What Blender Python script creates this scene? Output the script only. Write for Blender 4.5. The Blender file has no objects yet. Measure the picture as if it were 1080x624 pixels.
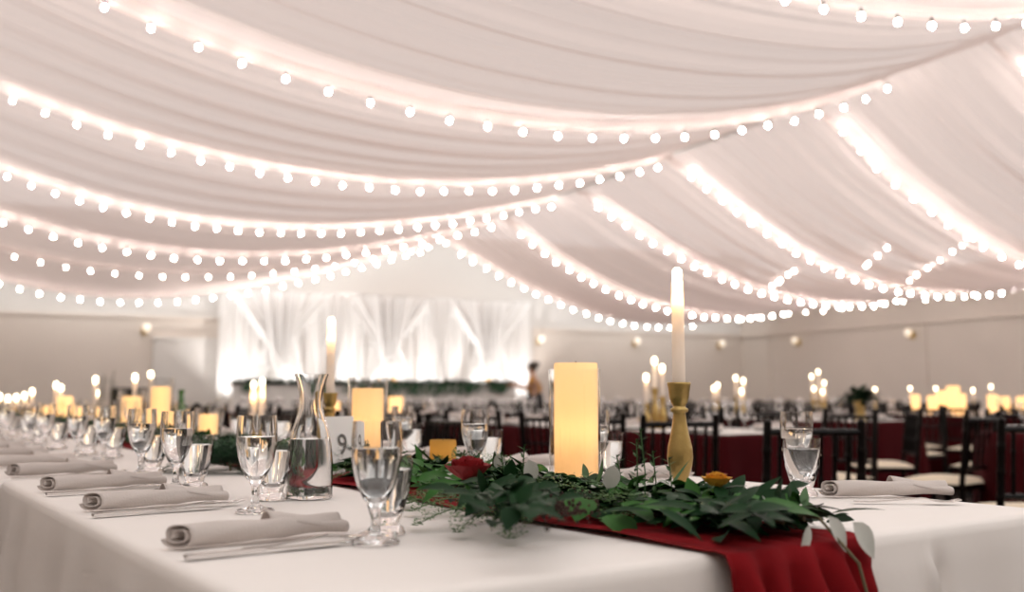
import bpy, math, random
from mathutils import Vector, Matrix
from mathutils.bvhtree import BVHTree
random.seed(7)
PI = math.pi; TAU = 2*PI
scene = bpy.context.scene
COL = scene.collection
sin, cos, R = math.sin, math.cos, math.radians

# ------------------------------------------------------------------ camera
CAMZ = .97; YAW = R(26); PIT = math.atan(103/1050)
cam = bpy.data.cameras.new('camera'); camo = bpy.data.objects.new('camera', cam); COL.objects.link(camo)
camo.location = (0, 0, CAMZ); camo.rotation_euler = (PI/2+PIT, 0, -YAW)
cam.lens = 35; cam.sensor_width = 36; cam.clip_end = 80; cam.clip_start = .02
cam.dof.use_dof = True; cam.dof.focus_distance = 1.9; cam.dof.aperture_fstop = 2.5
scene.camera = camo

def ray(px, py):
    x = (px-540)/1050; y = (312-py)/1050
    d = cos(PIT)-y*sin(PIT); z = sin(PIT)+y*cos(PIT)
    return Vector((x*cos(YAW)+d*sin(YAW), -x*sin(YAW)+d*cos(YAW), z))
def P(px, py, z=.76):           # point seen at a pixel on a level z
    r = ray(px, py); t = (z-CAMZ)/r.z; return Vector((r.x*t, r.y*t, z))
def PD(px, d, z=0):             # point at a depth on a column
    x = (px-540)/1050*d*1.0; return Vector((x*cos(YAW)+d*sin(YAW), -x*sin(YAW)+d*cos(YAW), z))
TA = R(8.5)
def T(u, v, z=.76): return Vector((u*cos(TA)-v*sin(TA), u*sin(TA)+v*cos(TA), z))
def rowv(u, px):                # v on a row where a column crosses it
    k = (px-540)/1050
    def f(v):
        p = T(u, v); x = p.x*cos(YAW)-p.y*sin(YAW); d = p.x*sin(YAW)+p.y*cos(YAW); return x/d-k
    a, b = .3, 30
    for _ in range(50):
        m = (a+b)/2
        if f(m) > 0: a = m
        else: b = m
    return a

# ------------------------------------------------------------------ materials
def nt(name):
    m = bpy.data.materials.new(name); m.use_nodes = True
    return m, m.node_tree, m.node_tree.nodes, m.node_tree.links
def mat(name, col, rough=.6, metal=0, emis=None, es=0, noise=0, nscale=20, bump=0, bscale=60, coat=0, sss=0, trans=0, ior=1.45, spec=None):
    m, t, N, L = nt(name); b = N['Principled BSDF']
    b.inputs['Base Color'].default_value = (*col, 1); b.inputs['Roughness'].default_value = rough
    b.inputs['Metallic'].default_value = metal
    if trans: b.inputs['Transmission Weight'].default_value = trans; b.inputs['IOR'].default_value = ior
    if spec is not None: b.inputs['Specular IOR Level'].default_value = spec
    if coat: b.inputs['Coat Weight'].default_value = coat
    if emis: b.inputs['Emission Color'].default_value = (*emis, 1); b.inputs['Emission Strength'].default_value = es
    tc = N.new('ShaderNodeTexCoord')
    if noise:
        n = N.new('ShaderNodeTexNoise'); n.inputs['Scale'].default_value = nscale; n.inputs['Detail'].default_value = 4
        L.new(tc.outputs['Object'], n.inputs['Vector'])
        mx = N.new('ShaderNodeMix'); mx.data_type = 'RGBA'
        mx.inputs[6].default_value = (*[c*(1-noise) for c in col], 1); mx.inputs[7].default_value = (*[min(1, c*(1+noise)) for c in col], 1)
        L.new(n.outputs['Fac'], mx.inputs[0]); L.new(mx.outputs[2], b.inputs['Base Color'])
    if bump:
        n = N.new('ShaderNodeTexNoise'); n.inputs['Scale'].default_value = bscale; n.inputs['Detail'].default_value = 5
        L.new(tc.outputs['Object'], n.inputs['Vector'])
        bp = N.new('ShaderNodeBump'); bp.inputs['Strength'].default_value = bump; bp.inputs['Distance'].default_value = .01
        L.new(n.outputs['Fac'], bp.inputs['Height']); L.new(bp.outputs[0], b.inputs['Normal'])
    return m
def sheer(name, col, tr, tl):
    m, t, N, L = nt(name); N.remove(N['Principled BSDF']); out = N['Material Output']
    d = N.new('ShaderNodeBsdfDiffuse'); d.inputs[0].default_value = (*col, 1)
    l = N.new('ShaderNodeBsdfTranslucent'); l.inputs[0].default_value = (*col, 1)
    p = N.new('ShaderNodeBsdfTransparent')
    a = N.new('ShaderNodeMixShader'); a.inputs[0].default_value = tl
    c = N.new('ShaderNodeMixShader'); c.inputs[0].default_value = tr
    L.new(d.outputs[0], a.inputs[1]); L.new(l.outputs[0], a.inputs[2]); L.new(a.outputs[0], c.inputs[1]); L.new(p.outputs[0], c.inputs[2]); L.new(c.outputs[0], out.inputs[0])
    return m
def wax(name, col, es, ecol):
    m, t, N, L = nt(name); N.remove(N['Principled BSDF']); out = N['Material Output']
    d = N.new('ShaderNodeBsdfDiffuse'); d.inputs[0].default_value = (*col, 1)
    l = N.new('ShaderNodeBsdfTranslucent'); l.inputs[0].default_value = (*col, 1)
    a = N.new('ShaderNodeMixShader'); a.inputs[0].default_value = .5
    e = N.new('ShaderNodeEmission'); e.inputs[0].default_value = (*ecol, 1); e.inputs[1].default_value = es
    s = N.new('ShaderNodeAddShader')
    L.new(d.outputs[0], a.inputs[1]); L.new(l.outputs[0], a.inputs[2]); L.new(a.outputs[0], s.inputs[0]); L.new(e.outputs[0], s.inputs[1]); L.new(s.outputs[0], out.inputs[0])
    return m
def thinglass(name):
    m, t, N, L = nt(name); N.remove(N['Principled BSDF']); out = N['Material Output']
    g = N.new('ShaderNodeBsdfGlossy'); g.inputs['Roughness'].default_value = .03; g.inputs[0].default_value = (1, 1, 1, 1)
    p = N.new('ShaderNodeBsdfTransparent'); p.inputs[0].default_value = (.96, .96, .96, 1)
    f = N.new('ShaderNodeLayerWeight'); f.inputs[0].default_value = .35
    c = N.new('ShaderNodeMixShader')
    L.new(f.outputs['Facing'], c.inputs[0]); L.new(p.outputs[0], c.inputs[1]); L.new(g.outputs[0], c.inputs[2]); L.new(c.outputs[0], out.inputs[0])
    return m
M = {}
M['wall'] = mat('wall_paint', (.66, .59, .53), .8, noise=.05, nscale=1.5)
M['wall_up'] = mat('gable_paint', (.66, .63, .60), .8, noise=.02, nscale=1.5)
M['floor'] = mat('dark_carpet', (.05, .035, .03), .95, noise=.3, nscale=30)
M['stage'] = mat('stage_carpet', (.03, .03, .03), .9)
M['fabric'] = sheer('blush_chiffon', (.70, .575, .535), .13, .34)
M['fabric_in'] = M['fabric']
M['drape'] = sheer('white_sheer_drape', (.88, .87, .86), .10, .35)
M['linen'] = mat('white_table_linen', (.80, .755, .725), .9, bump=.12, bscale=9, noise=.02, nscale=4)
M['linen_far'] = mat('pale_linen', (.74, .71, .68), .9)
M['burg_shade'] = mat('burgundy_cloth_shaded', (.052, .003, .005), .9, spec=.1, noise=.15, nscale=14, bump=.15, bscale=40)  # same cloth as the runner, colour darkened for the dimmer light back there
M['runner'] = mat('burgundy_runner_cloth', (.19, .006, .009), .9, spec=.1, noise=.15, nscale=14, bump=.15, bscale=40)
M['napkin'] = mat('taupe_napkin', (.60, .54, .51), .95, bump=.25, bscale=350)
M['glass'] = mat('clear_glass', (1, 1, 1), .0, trans=1, ior=1.45)
M['water'] = mat('water', (1, 1, 1), .0, trans=1, ior=1.33)
M['thin'] = thinglass('thin_clear_glass')
M['steel'] = mat('polished_flatware', (.75, .73, .72), .18, 1)
M['gold'] = mat('brushed_gold_paint', (.42, .29, .10), .34, .75, noise=.15, nscale=25, bump=.2, bscale=60)
M['goldfar'] = mat('antique_gold', (.55, .38, .14), .35, .8)
M['chair'] = mat('dark_mahogany', (.0035, .0022, .002), .3, spec=.18)
M['cushion'] = mat('ivory_cushion', (.78, .68, .53), .9, bump=.1, bscale=30)
M['wood'] = mat('plywood', (.45, .33, .2), .6, noise=.2)
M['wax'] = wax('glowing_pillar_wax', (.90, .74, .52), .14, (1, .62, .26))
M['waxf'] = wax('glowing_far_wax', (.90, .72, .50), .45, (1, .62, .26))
M['waxamber'] = wax('amber_wax', (.42, .29, .11), .03, (1, .5, .1))
M['taper'] = wax('ivory_taper_wax', (.93, .86, .80), .02, (1, .7, .4))
M['flame'] = mat('flame_glow', (1, .9, .7), .5, emis=(1, .84, .58), es=4.5)
M['bulb'] = mat('bulb_glow', (1, 1, 1), .5, emis=(1, .95, .90), es=118)
M['bulbdim'] = mat('bulb_glow_dim', (1, 1, 1), .5, emis=(1, .93, .86), es=32)
M['wire'] = mat('white_cord', (.62, .60, .58), .6)
M['socket'] = mat('dark_socket', (.10, .10, .10), .5)
M['globe'] = mat('sconce_globe', (1, 1, 1), .5, emis=(1, .78, .5), es=.35)
M['leafd'] = mat('dark_green_leaf', (.006, .030, .008), .55, spec=.12, noise=.5, nscale=18)
M['leafm'] = mat('mid_green_leaf', (.030, .105, .018), .55, spec=.12, noise=.5, nscale=18)
M['leafl'] = mat('grey_green_leaf', (.055, .115, .045), .6, spec=.12, noise=.35, nscale=14)
M['leafp'] = mat('pale_leaf_underside', (.46, .46, .42), .7, noise=.2, nscale=20)
M['fern'] = mat('fern_green', (.09, .17, .05), .6, noise=.4, nscale=20)
M['fernd'] = mat('dark_fern_green', (.02, .075, .03), .6, noise=.4, nscale=20)
M['seed'] = mat('brown_seed', (.04, .02, .015), .7, spec=.2, noise=.5, nscale=30)
M['stem'] = mat('brown_stem', (.12, .10, .05), .7)
M['rose'] = mat('red_petal', (.30, .012, .018), .6, noise=.3, nscale=25)
M['yellow'] = mat('yellow_petal', (.75, .38, .04), .6, noise=.3, nscale=25)
M['card'] = mat('white_card', (.82, .80, .78), .6)
M['ink'] = mat('grey_ink', (.12, .11, .10), .6)
M['black'] = mat('black_plastic', (.012, .012, .012), .5)
M['skin'] = mat('skin', (.42, .24, .16), .55)
M['hair'] = mat('dark_brown_hair', (.03, .017, .010), .6, noise=.3, nscale=40)
M['blouse'] = mat('mustard_blouse', (.50, .25, .07), .85, noise=.15, nscale=25)
M['skirt'] = mat('black_skirt', (.015, .012, .014), .85)
M['plate'] = mat('white_china', (.85, .84, .82), .2)
M['bottle'] = mat('green_bottle_glass', (.05, .16, .03), .1, coat=.5)

# ------------------------------------------------------------------ mesh helpers
class MB:
    def __init__(s): s.v = []; s.f = []; s.mi = []; s.m = 0
    def add(s, vs, fs):
        o = len(s.v); s.v += [tuple(v) for v in vs]; s.f += [tuple(o+i for i in f) for f in fs]; s.mi += [s.m]*len(fs); return s
    def box(s, c, sz, rz=0, rot=None):
        m = rot or Matrix.Rotation(rz, 3, 'Z'); c = Vector(c); x, y, z = [k/2 for k in sz]
        vs = [c+m@Vector((a*x, b*y, d*z)) for a in (-1, 1) for b in (-1, 1) for d in (-1, 1)]
        return s.add(vs, [(0, 1, 3, 2), (4, 6, 7, 5), (0, 4, 5, 1), (2, 3, 7, 6), (0, 2, 6, 4), (1, 5, 7, 3)])
    def lathe(s, prof, n=24, c=(0, 0, 0), close=False, phase=0):
        c = Vector(c); vs = []; fs = []; k = len(prof)
        for r, z in prof:
            for i in range(n):
                a = TAU*i/n+phase; vs.append(c+Vector((max(r, 1e-5)*cos(a), max(r, 1e-5)*sin(a), z)))
        for j in range(k-1 if not close else k):
            j2 = (j+1) % k
            for i in range(n):
                i2 = (i+1) % n; fs.append((j*n+i, j*n+i2, j2*n+i2, j2*n+i))
        return s.add(vs, fs)
    def tube(s, pts, rad, n=8, cap=True):
        pts = [Vector(p) for p in pts]; k = len(pts)
        rs = rad if isinstance(rad, (list, tuple)) else [rad]*k
        vs = []; fs = []; up = None
        for j, p in enumerate(pts):
            t = (pts[min(j+1, k-1)]-pts[max(j-1, 0)]).normalized()
            if up is None: up = Vector((0, 0, 1)) if abs(t.z) < .9 else Vector((1, 0, 0))
            a = t.cross(up)
            if a.length < 1e-6: a = t.cross(Vector((0, 1, 0)))
            a.normalize(); b = a.cross(t).normalized(); up = b
            for i in range(n):
                q = TAU*i/n; vs.append(p+(a*cos(q)+b*sin(q))*rs[j])
        for j in range(k-1):
            for i in range(n):
                i2 = (i+1) % n; fs.append((j*n+i, j*n+i2, (j+1)*n+i2, (j+1)*n+i))
        if cap: fs.append(tuple(range(n))[::-1]); fs.append(tuple((k-1)*n+i for i in range(n)))
        return s.add(vs, fs)
    def grid(s, fn, nu, nv):
        vs = [fn(i/nu, j/nv) for i in range(nu+1) for j in range(nv+1)]
        fs = [(i*(nv+1)+j, (i+1)*(nv+1)+j, (i+1)*(nv+1)+j+1, i*(nv+1)+j+1) for i in range(nu) for j in range(nv)]
        return s.add(vs, fs)
    def ball(s, c, r, n=10, m=7, sc=(1, 1, 1)):
        c = Vector(c); vs = []; fs = []
        for j in range(m+1):
            t = PI*j/m
            for i in range(n):
                a = TAU*i/n; vs.append(c+Vector((r*sc[0]*sin(t)*cos(a), r*sc[1]*sin(t)*sin(a), r*sc[2]*cos(t))))
        for j in range(m):
            for i in range(n):
                i2 = (i+1) % n; fs.append((j*n+i, (j+1)*n+i, (j+1)*n+i2, j*n+i2))
        return s.add(vs, fs)
    def mesh(s, name, mats, smooth=True):
        me = bpy.data.meshes.new(name); me.from_pydata(s.v, [], s.f)
        for m in (mats if isinstance(mats, (list, tuple)) else [mats]): me.materials.append(m)
        me.polygons.foreach_set('material_index', s.mi); me.update()
        if smooth:
            me.polygons.foreach_set('use_smooth', [True]*len(me.polygons))
            if smooth != 'all':
                try: me.set_sharp_from_angle(angle=R(40))
                except Exception: pass
        return me
def link(name, me, parent=None, loc=(0, 0, 0), rz=0):
    o = bpy.data.objects.new(name, me); COL.objects.link(o); o.location = loc; o.rotation_euler = (0, 0, rz)
    if parent: o.parent = parent
    return o
def obj(name, mb, m, parent=None, loc=(0, 0, 0), rz=0, smooth=True): return link(name, mb.mesh(name, m, smooth), parent, loc, rz)
def tag(o, label=None, cat=None, group=None, kind=None):
    if label: o['label'] = label
    if cat: o['category'] = cat
    if group: o['group'] = group
    if kind: o['kind'] = kind
    return o
def thing(name, label, cat, loc=(0, 0, 0), rz=0, group=None):
    return tag(link(name, None, None, loc, rz), label, cat, group)
def kids(o): return [c for c in list(COL.objects) if c.parent is o]
KC = {}
def dup(o, loc, rz=None, label=None, group=None):
    if o.name not in KC: KC[o.name] = [(c, [g for g in kids(c)]) for c in kids(o)]
    r = o.copy(); COL.objects.link(r); r.location = loc
    if rz is not None: r.rotation_euler = (0, 0, rz)
    if label: r['label'] = label
    if group: r['group'] = group
    elif 'group' in r: del r['group']
    for c, gs in KC[o.name]:
        d = c.copy(); COL.objects.link(d); d.parent = r
        for g in gs:
            e = g.copy(); COL.objects.link(e); e.parent = d
    return r
used = set()
def place(proto, loc, rz=0, label=None, group=None, scale=None):
    if proto.name not in used:
        KC[proto.name] = [(c, [g for g in kids(c)]) for c in kids(proto)]
        used.add(proto.name); proto.location = loc; proto.rotation_euler = (0, 0, rz)
        if label: proto['label'] = label
        if group: proto['group'] = group
        elif 'group' in proto: del proto['group']
        o = proto
    else: o = dup(proto, loc, rz, label, group)
    return o
def struct(name, mb, m, smooth=False): return tag(obj(name, mb, m, smooth=smooth), kind='structure')
def light(name, kind, loc, energy, col=(1, 1, 1), parent=None, size=.01, rot=None):
    l = bpy.data.lights.new(name, kind); l.energy = energy; l.color = col
    if kind in ('POINT', 'SPOT'): l.shadow_soft_size = size
    if kind == 'AREA': l.shape = 'DISK'; l.size = size
    o = bpy.data.objects.new(name, l); COL.objects.link(o); o.location = loc
    if rot: o.rotation_euler = rot
    if parent: o.parent = parent
    return o

# ------------------------------------------------------------------ room
XL, XR, YB = -2.0, 15.2, 18.8
RH = 5.0
def wallbox(name, c, sz, m): b = MB(); b.box(c, sz); return struct(name, b, m)
wallbox('floor', (6.6, 7.5, -.05), (18, 23.2, .1), M['floor'])
wallbox('wall_back', (6.6, YB+.06, 2.1), (17.6, .12, 4.2), M['wall_up'])
wallbox('wall_right', (XR+.06, 8.6, 1.65), (.12, 20.6, 3.3), M['wall'])
wallbox('wall_left', (XL-.06, 8.6, 2.1), (.12, 20.6, 4.2), M['wall'])
wallbox('wall_front', (6.6, -1.76, 1.65), (17.6, .12, 3.3), M['wall'])
b = MB(); b.box((6.6, YB-.015, 1.17), (17.2, .03, 2.34)); b.box((6.6, YB-.03, 2.33), (17.2, .06, .05))
struct('trim_1', b, M['wall'])
b = MB(); b.box((XR-.02, 8.6, 2.31), (.04, 20.4, .045)); struct('trim_2', b, M['wall'])
b = MB(); b.box((6.6, YB-.04, .07), (17.2, .03, .14)); struct('baseboard_back', b, M['wall_up'])
b = MB(); b.box((XR-.02, 8.6, .07), (.04, 20.4, .14)); struct('baseboard_right', b, M['wall_up'])
# a seam strip on the right wall
for k, y in enumerate((17.8, 13.4, 8.6)):
    b = MB(); b.box((XR-.012, y, 1.15), (.024, .05, 2.3)); struct('trim_%d' % (k+3), b, M['wall'])
# pale half height panel left of the backdrop
b = MB(); b.box((2.6, YB-.06, .98), (1.15, .06, 1.96)); b.box((2.6, YB-.07, 1.95), (1.2, .1, .05)); struct('half_panel_1', b, M['wall_up'])
b = MB(); b.box((5.9, 17.65, .2), (6.6, 2.2, .4)); struct('trim_6', b, M['stage'])  # stage platform under the head table

# ------------------------------------------------------------------ ceiling drapery
XS_L = [-1.8, -1., -.2, .8, 1.8, 2.8, 3.8, 4.8, 5.8, 6.6, 7.2]
LC = [
 (1.2, [4.6, 4.2, 3.85, 3.5, 3.25, 3.12, 3.10, 3.18, 3.37, 3.62, 3.87]),
 (4.0, [4.5, 4.15, 3.82, 3.46, 3.20, 3.06, 3.03, 3.11, 3.33, 3.60, 3.87]),
 (6.7, [4.30, 3.93, 3.60, 3.28, 3.07, 2.97, 2.98, 3.10, 3.33, 3.60, 3.87]),
 (10.2, [4.20, 3.92, 3.68, 3.42, 3.26, 3.19, 3.20, 3.30, 3.48, 3.68, 3.87]),
 (13.4, [4.20, 3.86, 3.57, 3.31, 3.17, 3.14, 3.20, 3.34, 3.53, 3.72, 3.87]),
 (15.5, [3.89, 3.57, 3.32, 3.11, 3.01, 3.01, 3.09, 3.25, 3.47, 3.69, 3.87]),
 (17.0, [3.54, 3.27, 3.07, 2.92, 2.88, 2.92, 3.04, 3.22, 3.46, 3.68, 3.87]),
 (18.2, [3.30, 2.94, 2.71, 2.56, 2.55, 2.66, 2.86, 3.12, 3.42, 3.67, 3.87])]
XS_R = [7.2, 7.6, 8.1, 8.6, 9.2, 10, 11, 12, 13, 14, 15.1]
RC = [
 (2.6, [3.87, 3.68, 3.42, 3.20, 2.98, 2.72, 2.50, 2.45, 2.52, 2.72, 3.05]),
 (5.6, [3.87, 3.66, 3.38, 3.14, 2.92, 2.66, 2.45, 2.40, 2.47, 2.70, 3.05]),
 (7.7, [3.87, 3.62, 3.27, 3.02, 2.75, 2.48, 2.34, 2.32, 2.42, 2.66, 3.05]),
 (10.3, [3.87, 3.68, 3.40, 3.13, 2.86, 2.60, 2.43, 2.40, 2.48, 2.70, 3.08]),
 (12.6, [3.87, 3.68, 3.43, 3.20, 2.96, 2.70, 2.52, 2.44, 2.50, 2.72, 3.10]),
 (15.1, [3.87, 3.60, 3.28, 3.04, 2.80, 2.58, 2.43, 2.40, 2.50, 2.78, 3.15]),
 (17.8, [3.87, 3.64, 3.42, 3.19, 2.96, 2.71, 2.48, 2.40, 2.46, 2.72, 3.15])]
def interp(xs, hs, x):
    n = len(xs)
    if x <= xs[0]: return hs[0]
    if x >= xs[-1]: return hs[-1]
    i = max(k for k in range(n-1) if xs[k] <= x)
    def sl(k):
        if k == 0: return (hs[1]-hs[0])/(xs[1]-xs[0])
        if k == n-1: return (hs[-1]-hs[-2])/(xs[-1]-xs[-2])
        return (hs[k+1]-hs[k-1])/(xs[k+1]-xs[k-1])
    h = xs[i+1]-xs[i]; t = (x-xs[i])/h
    a, b_, c, d = hs[i], hs[i+1], sl(i)*h, sl(i+1)*h
    return a*(2*t**3-3*t*t+1)+c*(t**3-2*t*t+t)+b_*(3*t*t-2*t**3)+d*(t**3-t*t)
BV = []
def panel(ca, cb, xs, label, nw, seed):
    rnd = random.Random(seed); (ya, ha), (yb, hb) = ca, cb; W = yb-ya
    comps = [(rnd.uniform(3, 7), rnd.uniform(0, TAU), .012, rnd.uniform(-1, 1)), (rnd.uniform(8, 14), rnd.uniform(0, TAU), .010, rnd.uniform(-2, 2)),
             (rnd.uniform(15, 24), rnd.uniform(0, TAU), .006, rnd.uniform(-2, 2)), (rnd.uniform(25, 38), rnd.uniform(0, TAU), .0035, rnd.uniform(-2, 2))]
    N = 70
    def fn(i, j):
        x = xs[0]+(xs[-1]-xs[0])*i; w = j
        a = interp(xs, ha, x); b_ = interp(xs, hb, x)
        z = a*(1-w)+b_*w+.125
        z -= .10*sin(PI*w)*sin(PI*i)**.5*min(1, W/2.5)*.6
        mod = .35+.65*sin(PI*i)
        for f, p, am, dr in comps: z += (1.35 if xs[0] < 0 else 3.3)*am*mod*sin(f*w*TAU*W/2.6+p+dr*i)*min(1, W/2.)
        lw = .12/W
        if w > 1-lw: z -= ((w-1+lw)/lw)**1.5*.075
        if w < .05: z += (.05-w)/.05*.04
        return Vector((x, ya+.02+(W-.03)*w, z))
    mb = MB(); mb.grid(fn, N, nw)
    BV.append(BVHTree.FromPolygons([Vector(v) for v in mb.v], mb.f))
    return tag(obj('ceiling_drape', mb, M['fabric'], smooth='all'), label, 'ceiling drape')
ordn = ['first', 'second', 'third', 'fourth', 'fifth', 'sixth', 'seventh', 'eighth']
for k in range(len(LC)-1):
    panel(LC[k], LC[k+1], XS_L, 'blush sheer ceiling swag left of the ridge, %s one counted from the camera back' % ordn[k], int(60+30*(LC[k+1][0]-LC[k][0])), 11+k)
for k in range(len(RC)-1):
    panel(RC[k], RC[k+1], XS_R, 'blush sheer ceiling swag right of the ridge, %s one counted from the camera back' % ordn[k], int(60+30*(RC[k+1][0]-RC[k][0])), 41+k)
b = MB(); b.tube([(7.2, -1.0, 3.97), (7.2, YB, 3.97)], .025, 10)
tag(obj('ridge_cable', b, M['wire']), 'pale ridge pole carrying the ceiling swags down the middle of the hall', 'pole')

# string lights: a cord with sockets and globe bulbs
bm_ = MB(); bm_.ball((0, 0, 0), .0145, 12, 8, (1, 1, 1.15)); bulb_me = bm_.mesh('bulb', M['bulb'])
bulb_dim = bm_.mesh('bulb', M['bulbdim'])
M['bulbmid'] = mat('bulb_glow_mid', (1, 1, 1), .5, emis=(1, .95, .9), es=62); bulb_mid = bm_.mesh('bulb', M['bulbmid'])
bm_ = MB(); bm_.lathe([(0, .045), (.008, .045), (.009, .013), (0, .013)], 10); sock_me = bm_.mesh('socket', M['socket'])
def strand(pts, label, step=.31, me=None, r=.004, socks=True, group=None, off=0):
    root = thing('string_lights', label, 'string lights', pts[0], 0, group)
    o0 = Vector(pts[0]); mb = MB(); mb.tube([Vector(p)+Vector((0, 0, .055))-o0 for p in pts], r, 6); obj('cord', mb, M['wire'], root)
    acc = off; n = 0
    for a, c in zip(pts, pts[1:]):
        a, c = Vector(a), Vector(c); L = (c-a).length; t = step-acc
        while t <= L:
            p = a+(c-a)*(t/L); bo = link('bulb', me or bulb_me, root, p-o0+Vector((random.uniform(-.008, .008), random.uniform(-.01, .01), random.uniform(-.006, .006))))
            if socks: link('socket', sock_me, bo)
            n += 1; t += step
            if n >= 98: return root
        acc = L-(t-step)
    return root
def curvepts(c, xs, x0, x1, dy=-.13, n=60, dz=0):
    return [Vector((x0+(x1-x0)*i/n, c[0]+dy, interp(xs, c[1], x0+(x1-x0)*i/n)+dz-.03)) for i in range(n+1)]
strand(curvepts(LC[1], XS_L, .8, 7.1), 'white globe string lights under the topmost swag nearest the camera, top right', .27, socks=True)
strand(curvepts(LC[2], XS_L, -1.6, 7.15), 'white globe string lights with dark sockets, longest arc across the upper photo', .30)
strand(curvepts(LC[3], XS_L, -1.6, 7.15), 'white globe string lights on the third swag edge left of the ridge', .29, socks=False)
strand(curvepts(LC[4], XS_L, -1.6, 7.15), 'white globe string lights on the fourth swag edge left of the ridge', .28, socks=False)
strand(curvepts(LC[5], XS_L, -1.6, 7.15), 'white globe string lights on the fifth swag edge left of the ridge', .33, socks=False)
strand(curvepts(LC[6], XS_L, -1.6, 7.15), 'faint globe string lights just above the lowest left arc', .36, bulb_dim, socks=False)
strand(curvepts(LC[7], XS_L, -1.6, 7.1), 'lowest arc of round string lights above the back left wall', .31, bulb_mid, socks=False)
strand(curvepts(RC[1], XS_R, 7.25, 14.9), 'white string lights nearest the camera right of the ridge, by the right photo edge', .29, socks=False)
strand(curvepts(RC[2], XS_R, 7.25, 14.9), 'bright string lights on the second lit swag edge right of the ridge', .29, socks=False)
strand(curvepts(RC[3], XS_R, 7.25, 14.6), 'bright string lights on the third lit swag edge right of the ridge', .27, socks=False)
strand(curvepts(RC[4], XS_R, 7.25, 14.4), 'white string lights on the fourth lit swag edge right of the ridge', .27, socks=False)
strand(curvepts(RC[5], XS_R, 7.25, 14.4), 'white string lights on the fifth lit swag edge right of the ridge', .27, socks=False)
strand(curvepts(RC[6], XS_R, 7.25, 13.2), 'white string lights on the farthest swag edge above the back wall', .30, bulb_mid, socks=False)
def under(pxa, pya, pxb, pyb, n=16):          # a run lying under the drape between two places
    out = []
    for i in range(n+1):
        r = ray(pxa+(pxb-pxa)*i/n, pya+(pyb-pya)*i/n).normalized(); best = None
        for bv in BV:
            h = bv.ray_cast(Vector((0, 0, CAMZ)), r)
            if h[0] is not None and (best is None or h[3] < best): best = h[3]
        if best: out.append(Vector((0, 0, CAMZ))+r*(best-.08))
    return out
for q, lb in (((812, 303, 846, 280), 'short crossing run of pale bulbs above the tall taper candle'), ((905, 287, 936, 260), 'short crossing run of pale bulbs high on the right swags'), ((952, 300, 1038, 243), 'longer crossing run of pale bulbs on the far right swags')):
    pp = under(*q)
    if len(pp) > 3: strand(pp, lb, .36, bulb_dim, socks=False)
strand([Vector((14.2, y, 2.62+.01*sin(y*2.))) for y in [18-.4*i for i in range(32)]], 'faint string lights running along the right eave below the swags', .5, bulb_dim, socks=False)

# ------------------------------------------------------------------ backdrop at the back wall
DX0, DX1, DY = 3.12, 9.45, 18.45
root = thing('backdrop', 'tall white sheer backdrop with crossed swags lit from below behind the head table', 'backdrop', (DX0, DY, 0))
def bd(i, j):
    x = i*(DX1-DX0); return Vector((x, .05+.025*sin(x*34)+.015*sin(x*57+1), 2.86*j))
mb = MB(); mb.grid(bd, 420, 8); obj('back_curtain', mb, M['drape'], root, smooth='all')
mb = MB(); mb.tube([(0, 0, 2.88), (DX1-DX0, 0, 2.88)], .02, 8)
for x in (0, DX1-DX0): mb.tube([(x, 0, 0), (x, 0, 2.9)], .02, 8)
obj('frame', mb, M['wire'], root)
def swagp(xa, xb, xt, zt, yo, seed):       # sheer panel gathered from a wide top to a tie point, then falling
    def fn(i, j):
        t = j; top = xa+(xb-xa)*i
        if t < .6:
            s = t/.6; g = 1-(1-.10)*s**1.1; cx = (xa+xb)/2+(xt-(xa+xb)/2)*s
            x = cx+(top-(xa+xb)/2)*g; z = 2.84+(zt-2.84)*s
        else:
            s = (t-.6)/.4; g = .10+.22*s; x = xt+(top-(xa+xb)/2)*g; z = zt*(1-s)+.02
        return Vector((x, yo+.018*sin(i*60+seed)+.03*sin(i*23+seed), z))
    m_ = MB(); m_.grid(fn, 70, 24); return m_
W = (DX1-DX0)
for k in range(3):
    c = W*(k+.5)/3
    for s in (-1, 1):
        m_ = swagp(c-s*1.0, c+s*.05, c+s*.42, 1.15, -.06-.05*(s > 0), k*3+s); obj('swag', m_, M['drape'], root, smooth='all')
    m_ = swagp(c-.42, c+.42, c, 1.0, -.16, k*7); obj('swag', m_, M['drape'], root, smooth='all')
for k in range(2):
    c = W*(k+1)/3; m_ = swagp(c-.3, c+.3, c, 1.5, -.2, k*5); obj('swag', m_, M['drape'], root, smooth='all')
# uplights on the stage floor
can = MB(); can.lathe([(0, .02), (.07, .02), (.07, .16), (.06, .16), (.055, .05), (0, .05)], 16); can.box((0, 0, .01), (.18, .12, .02)); canm = can.mesh('housing', M['black'])
for k in range(7):
    x = DX0+.25+k*(W-.5)/6
    r = thing('uplight', 'small black uplight at the foot of the white backdrop', 'light', (x, 18.05, .4), 0, 'uplights behind the head table')
    link('housing', canm, r)
    l = light('lamp', 'SPOT', (0, 0, .17), 115, (1, .97, .94), r, .05, (R(180-8), 0, 0)); l.data.spot_size = R(95); l.data.spot_blend = 1
r = thing('uplight', 'small black uplight on the floor beside the left end of the backdrop', 'light', (2.85, 18.2, 0)); link('housing', canm, r)
l = light('lamp', 'SPOT', (0, 0, .17), 80, (1, .97, .94), r, .05, (R(180-12), 0, 0)); l.data.spot_size = R(90); l.data.spot_blend = 1

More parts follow.
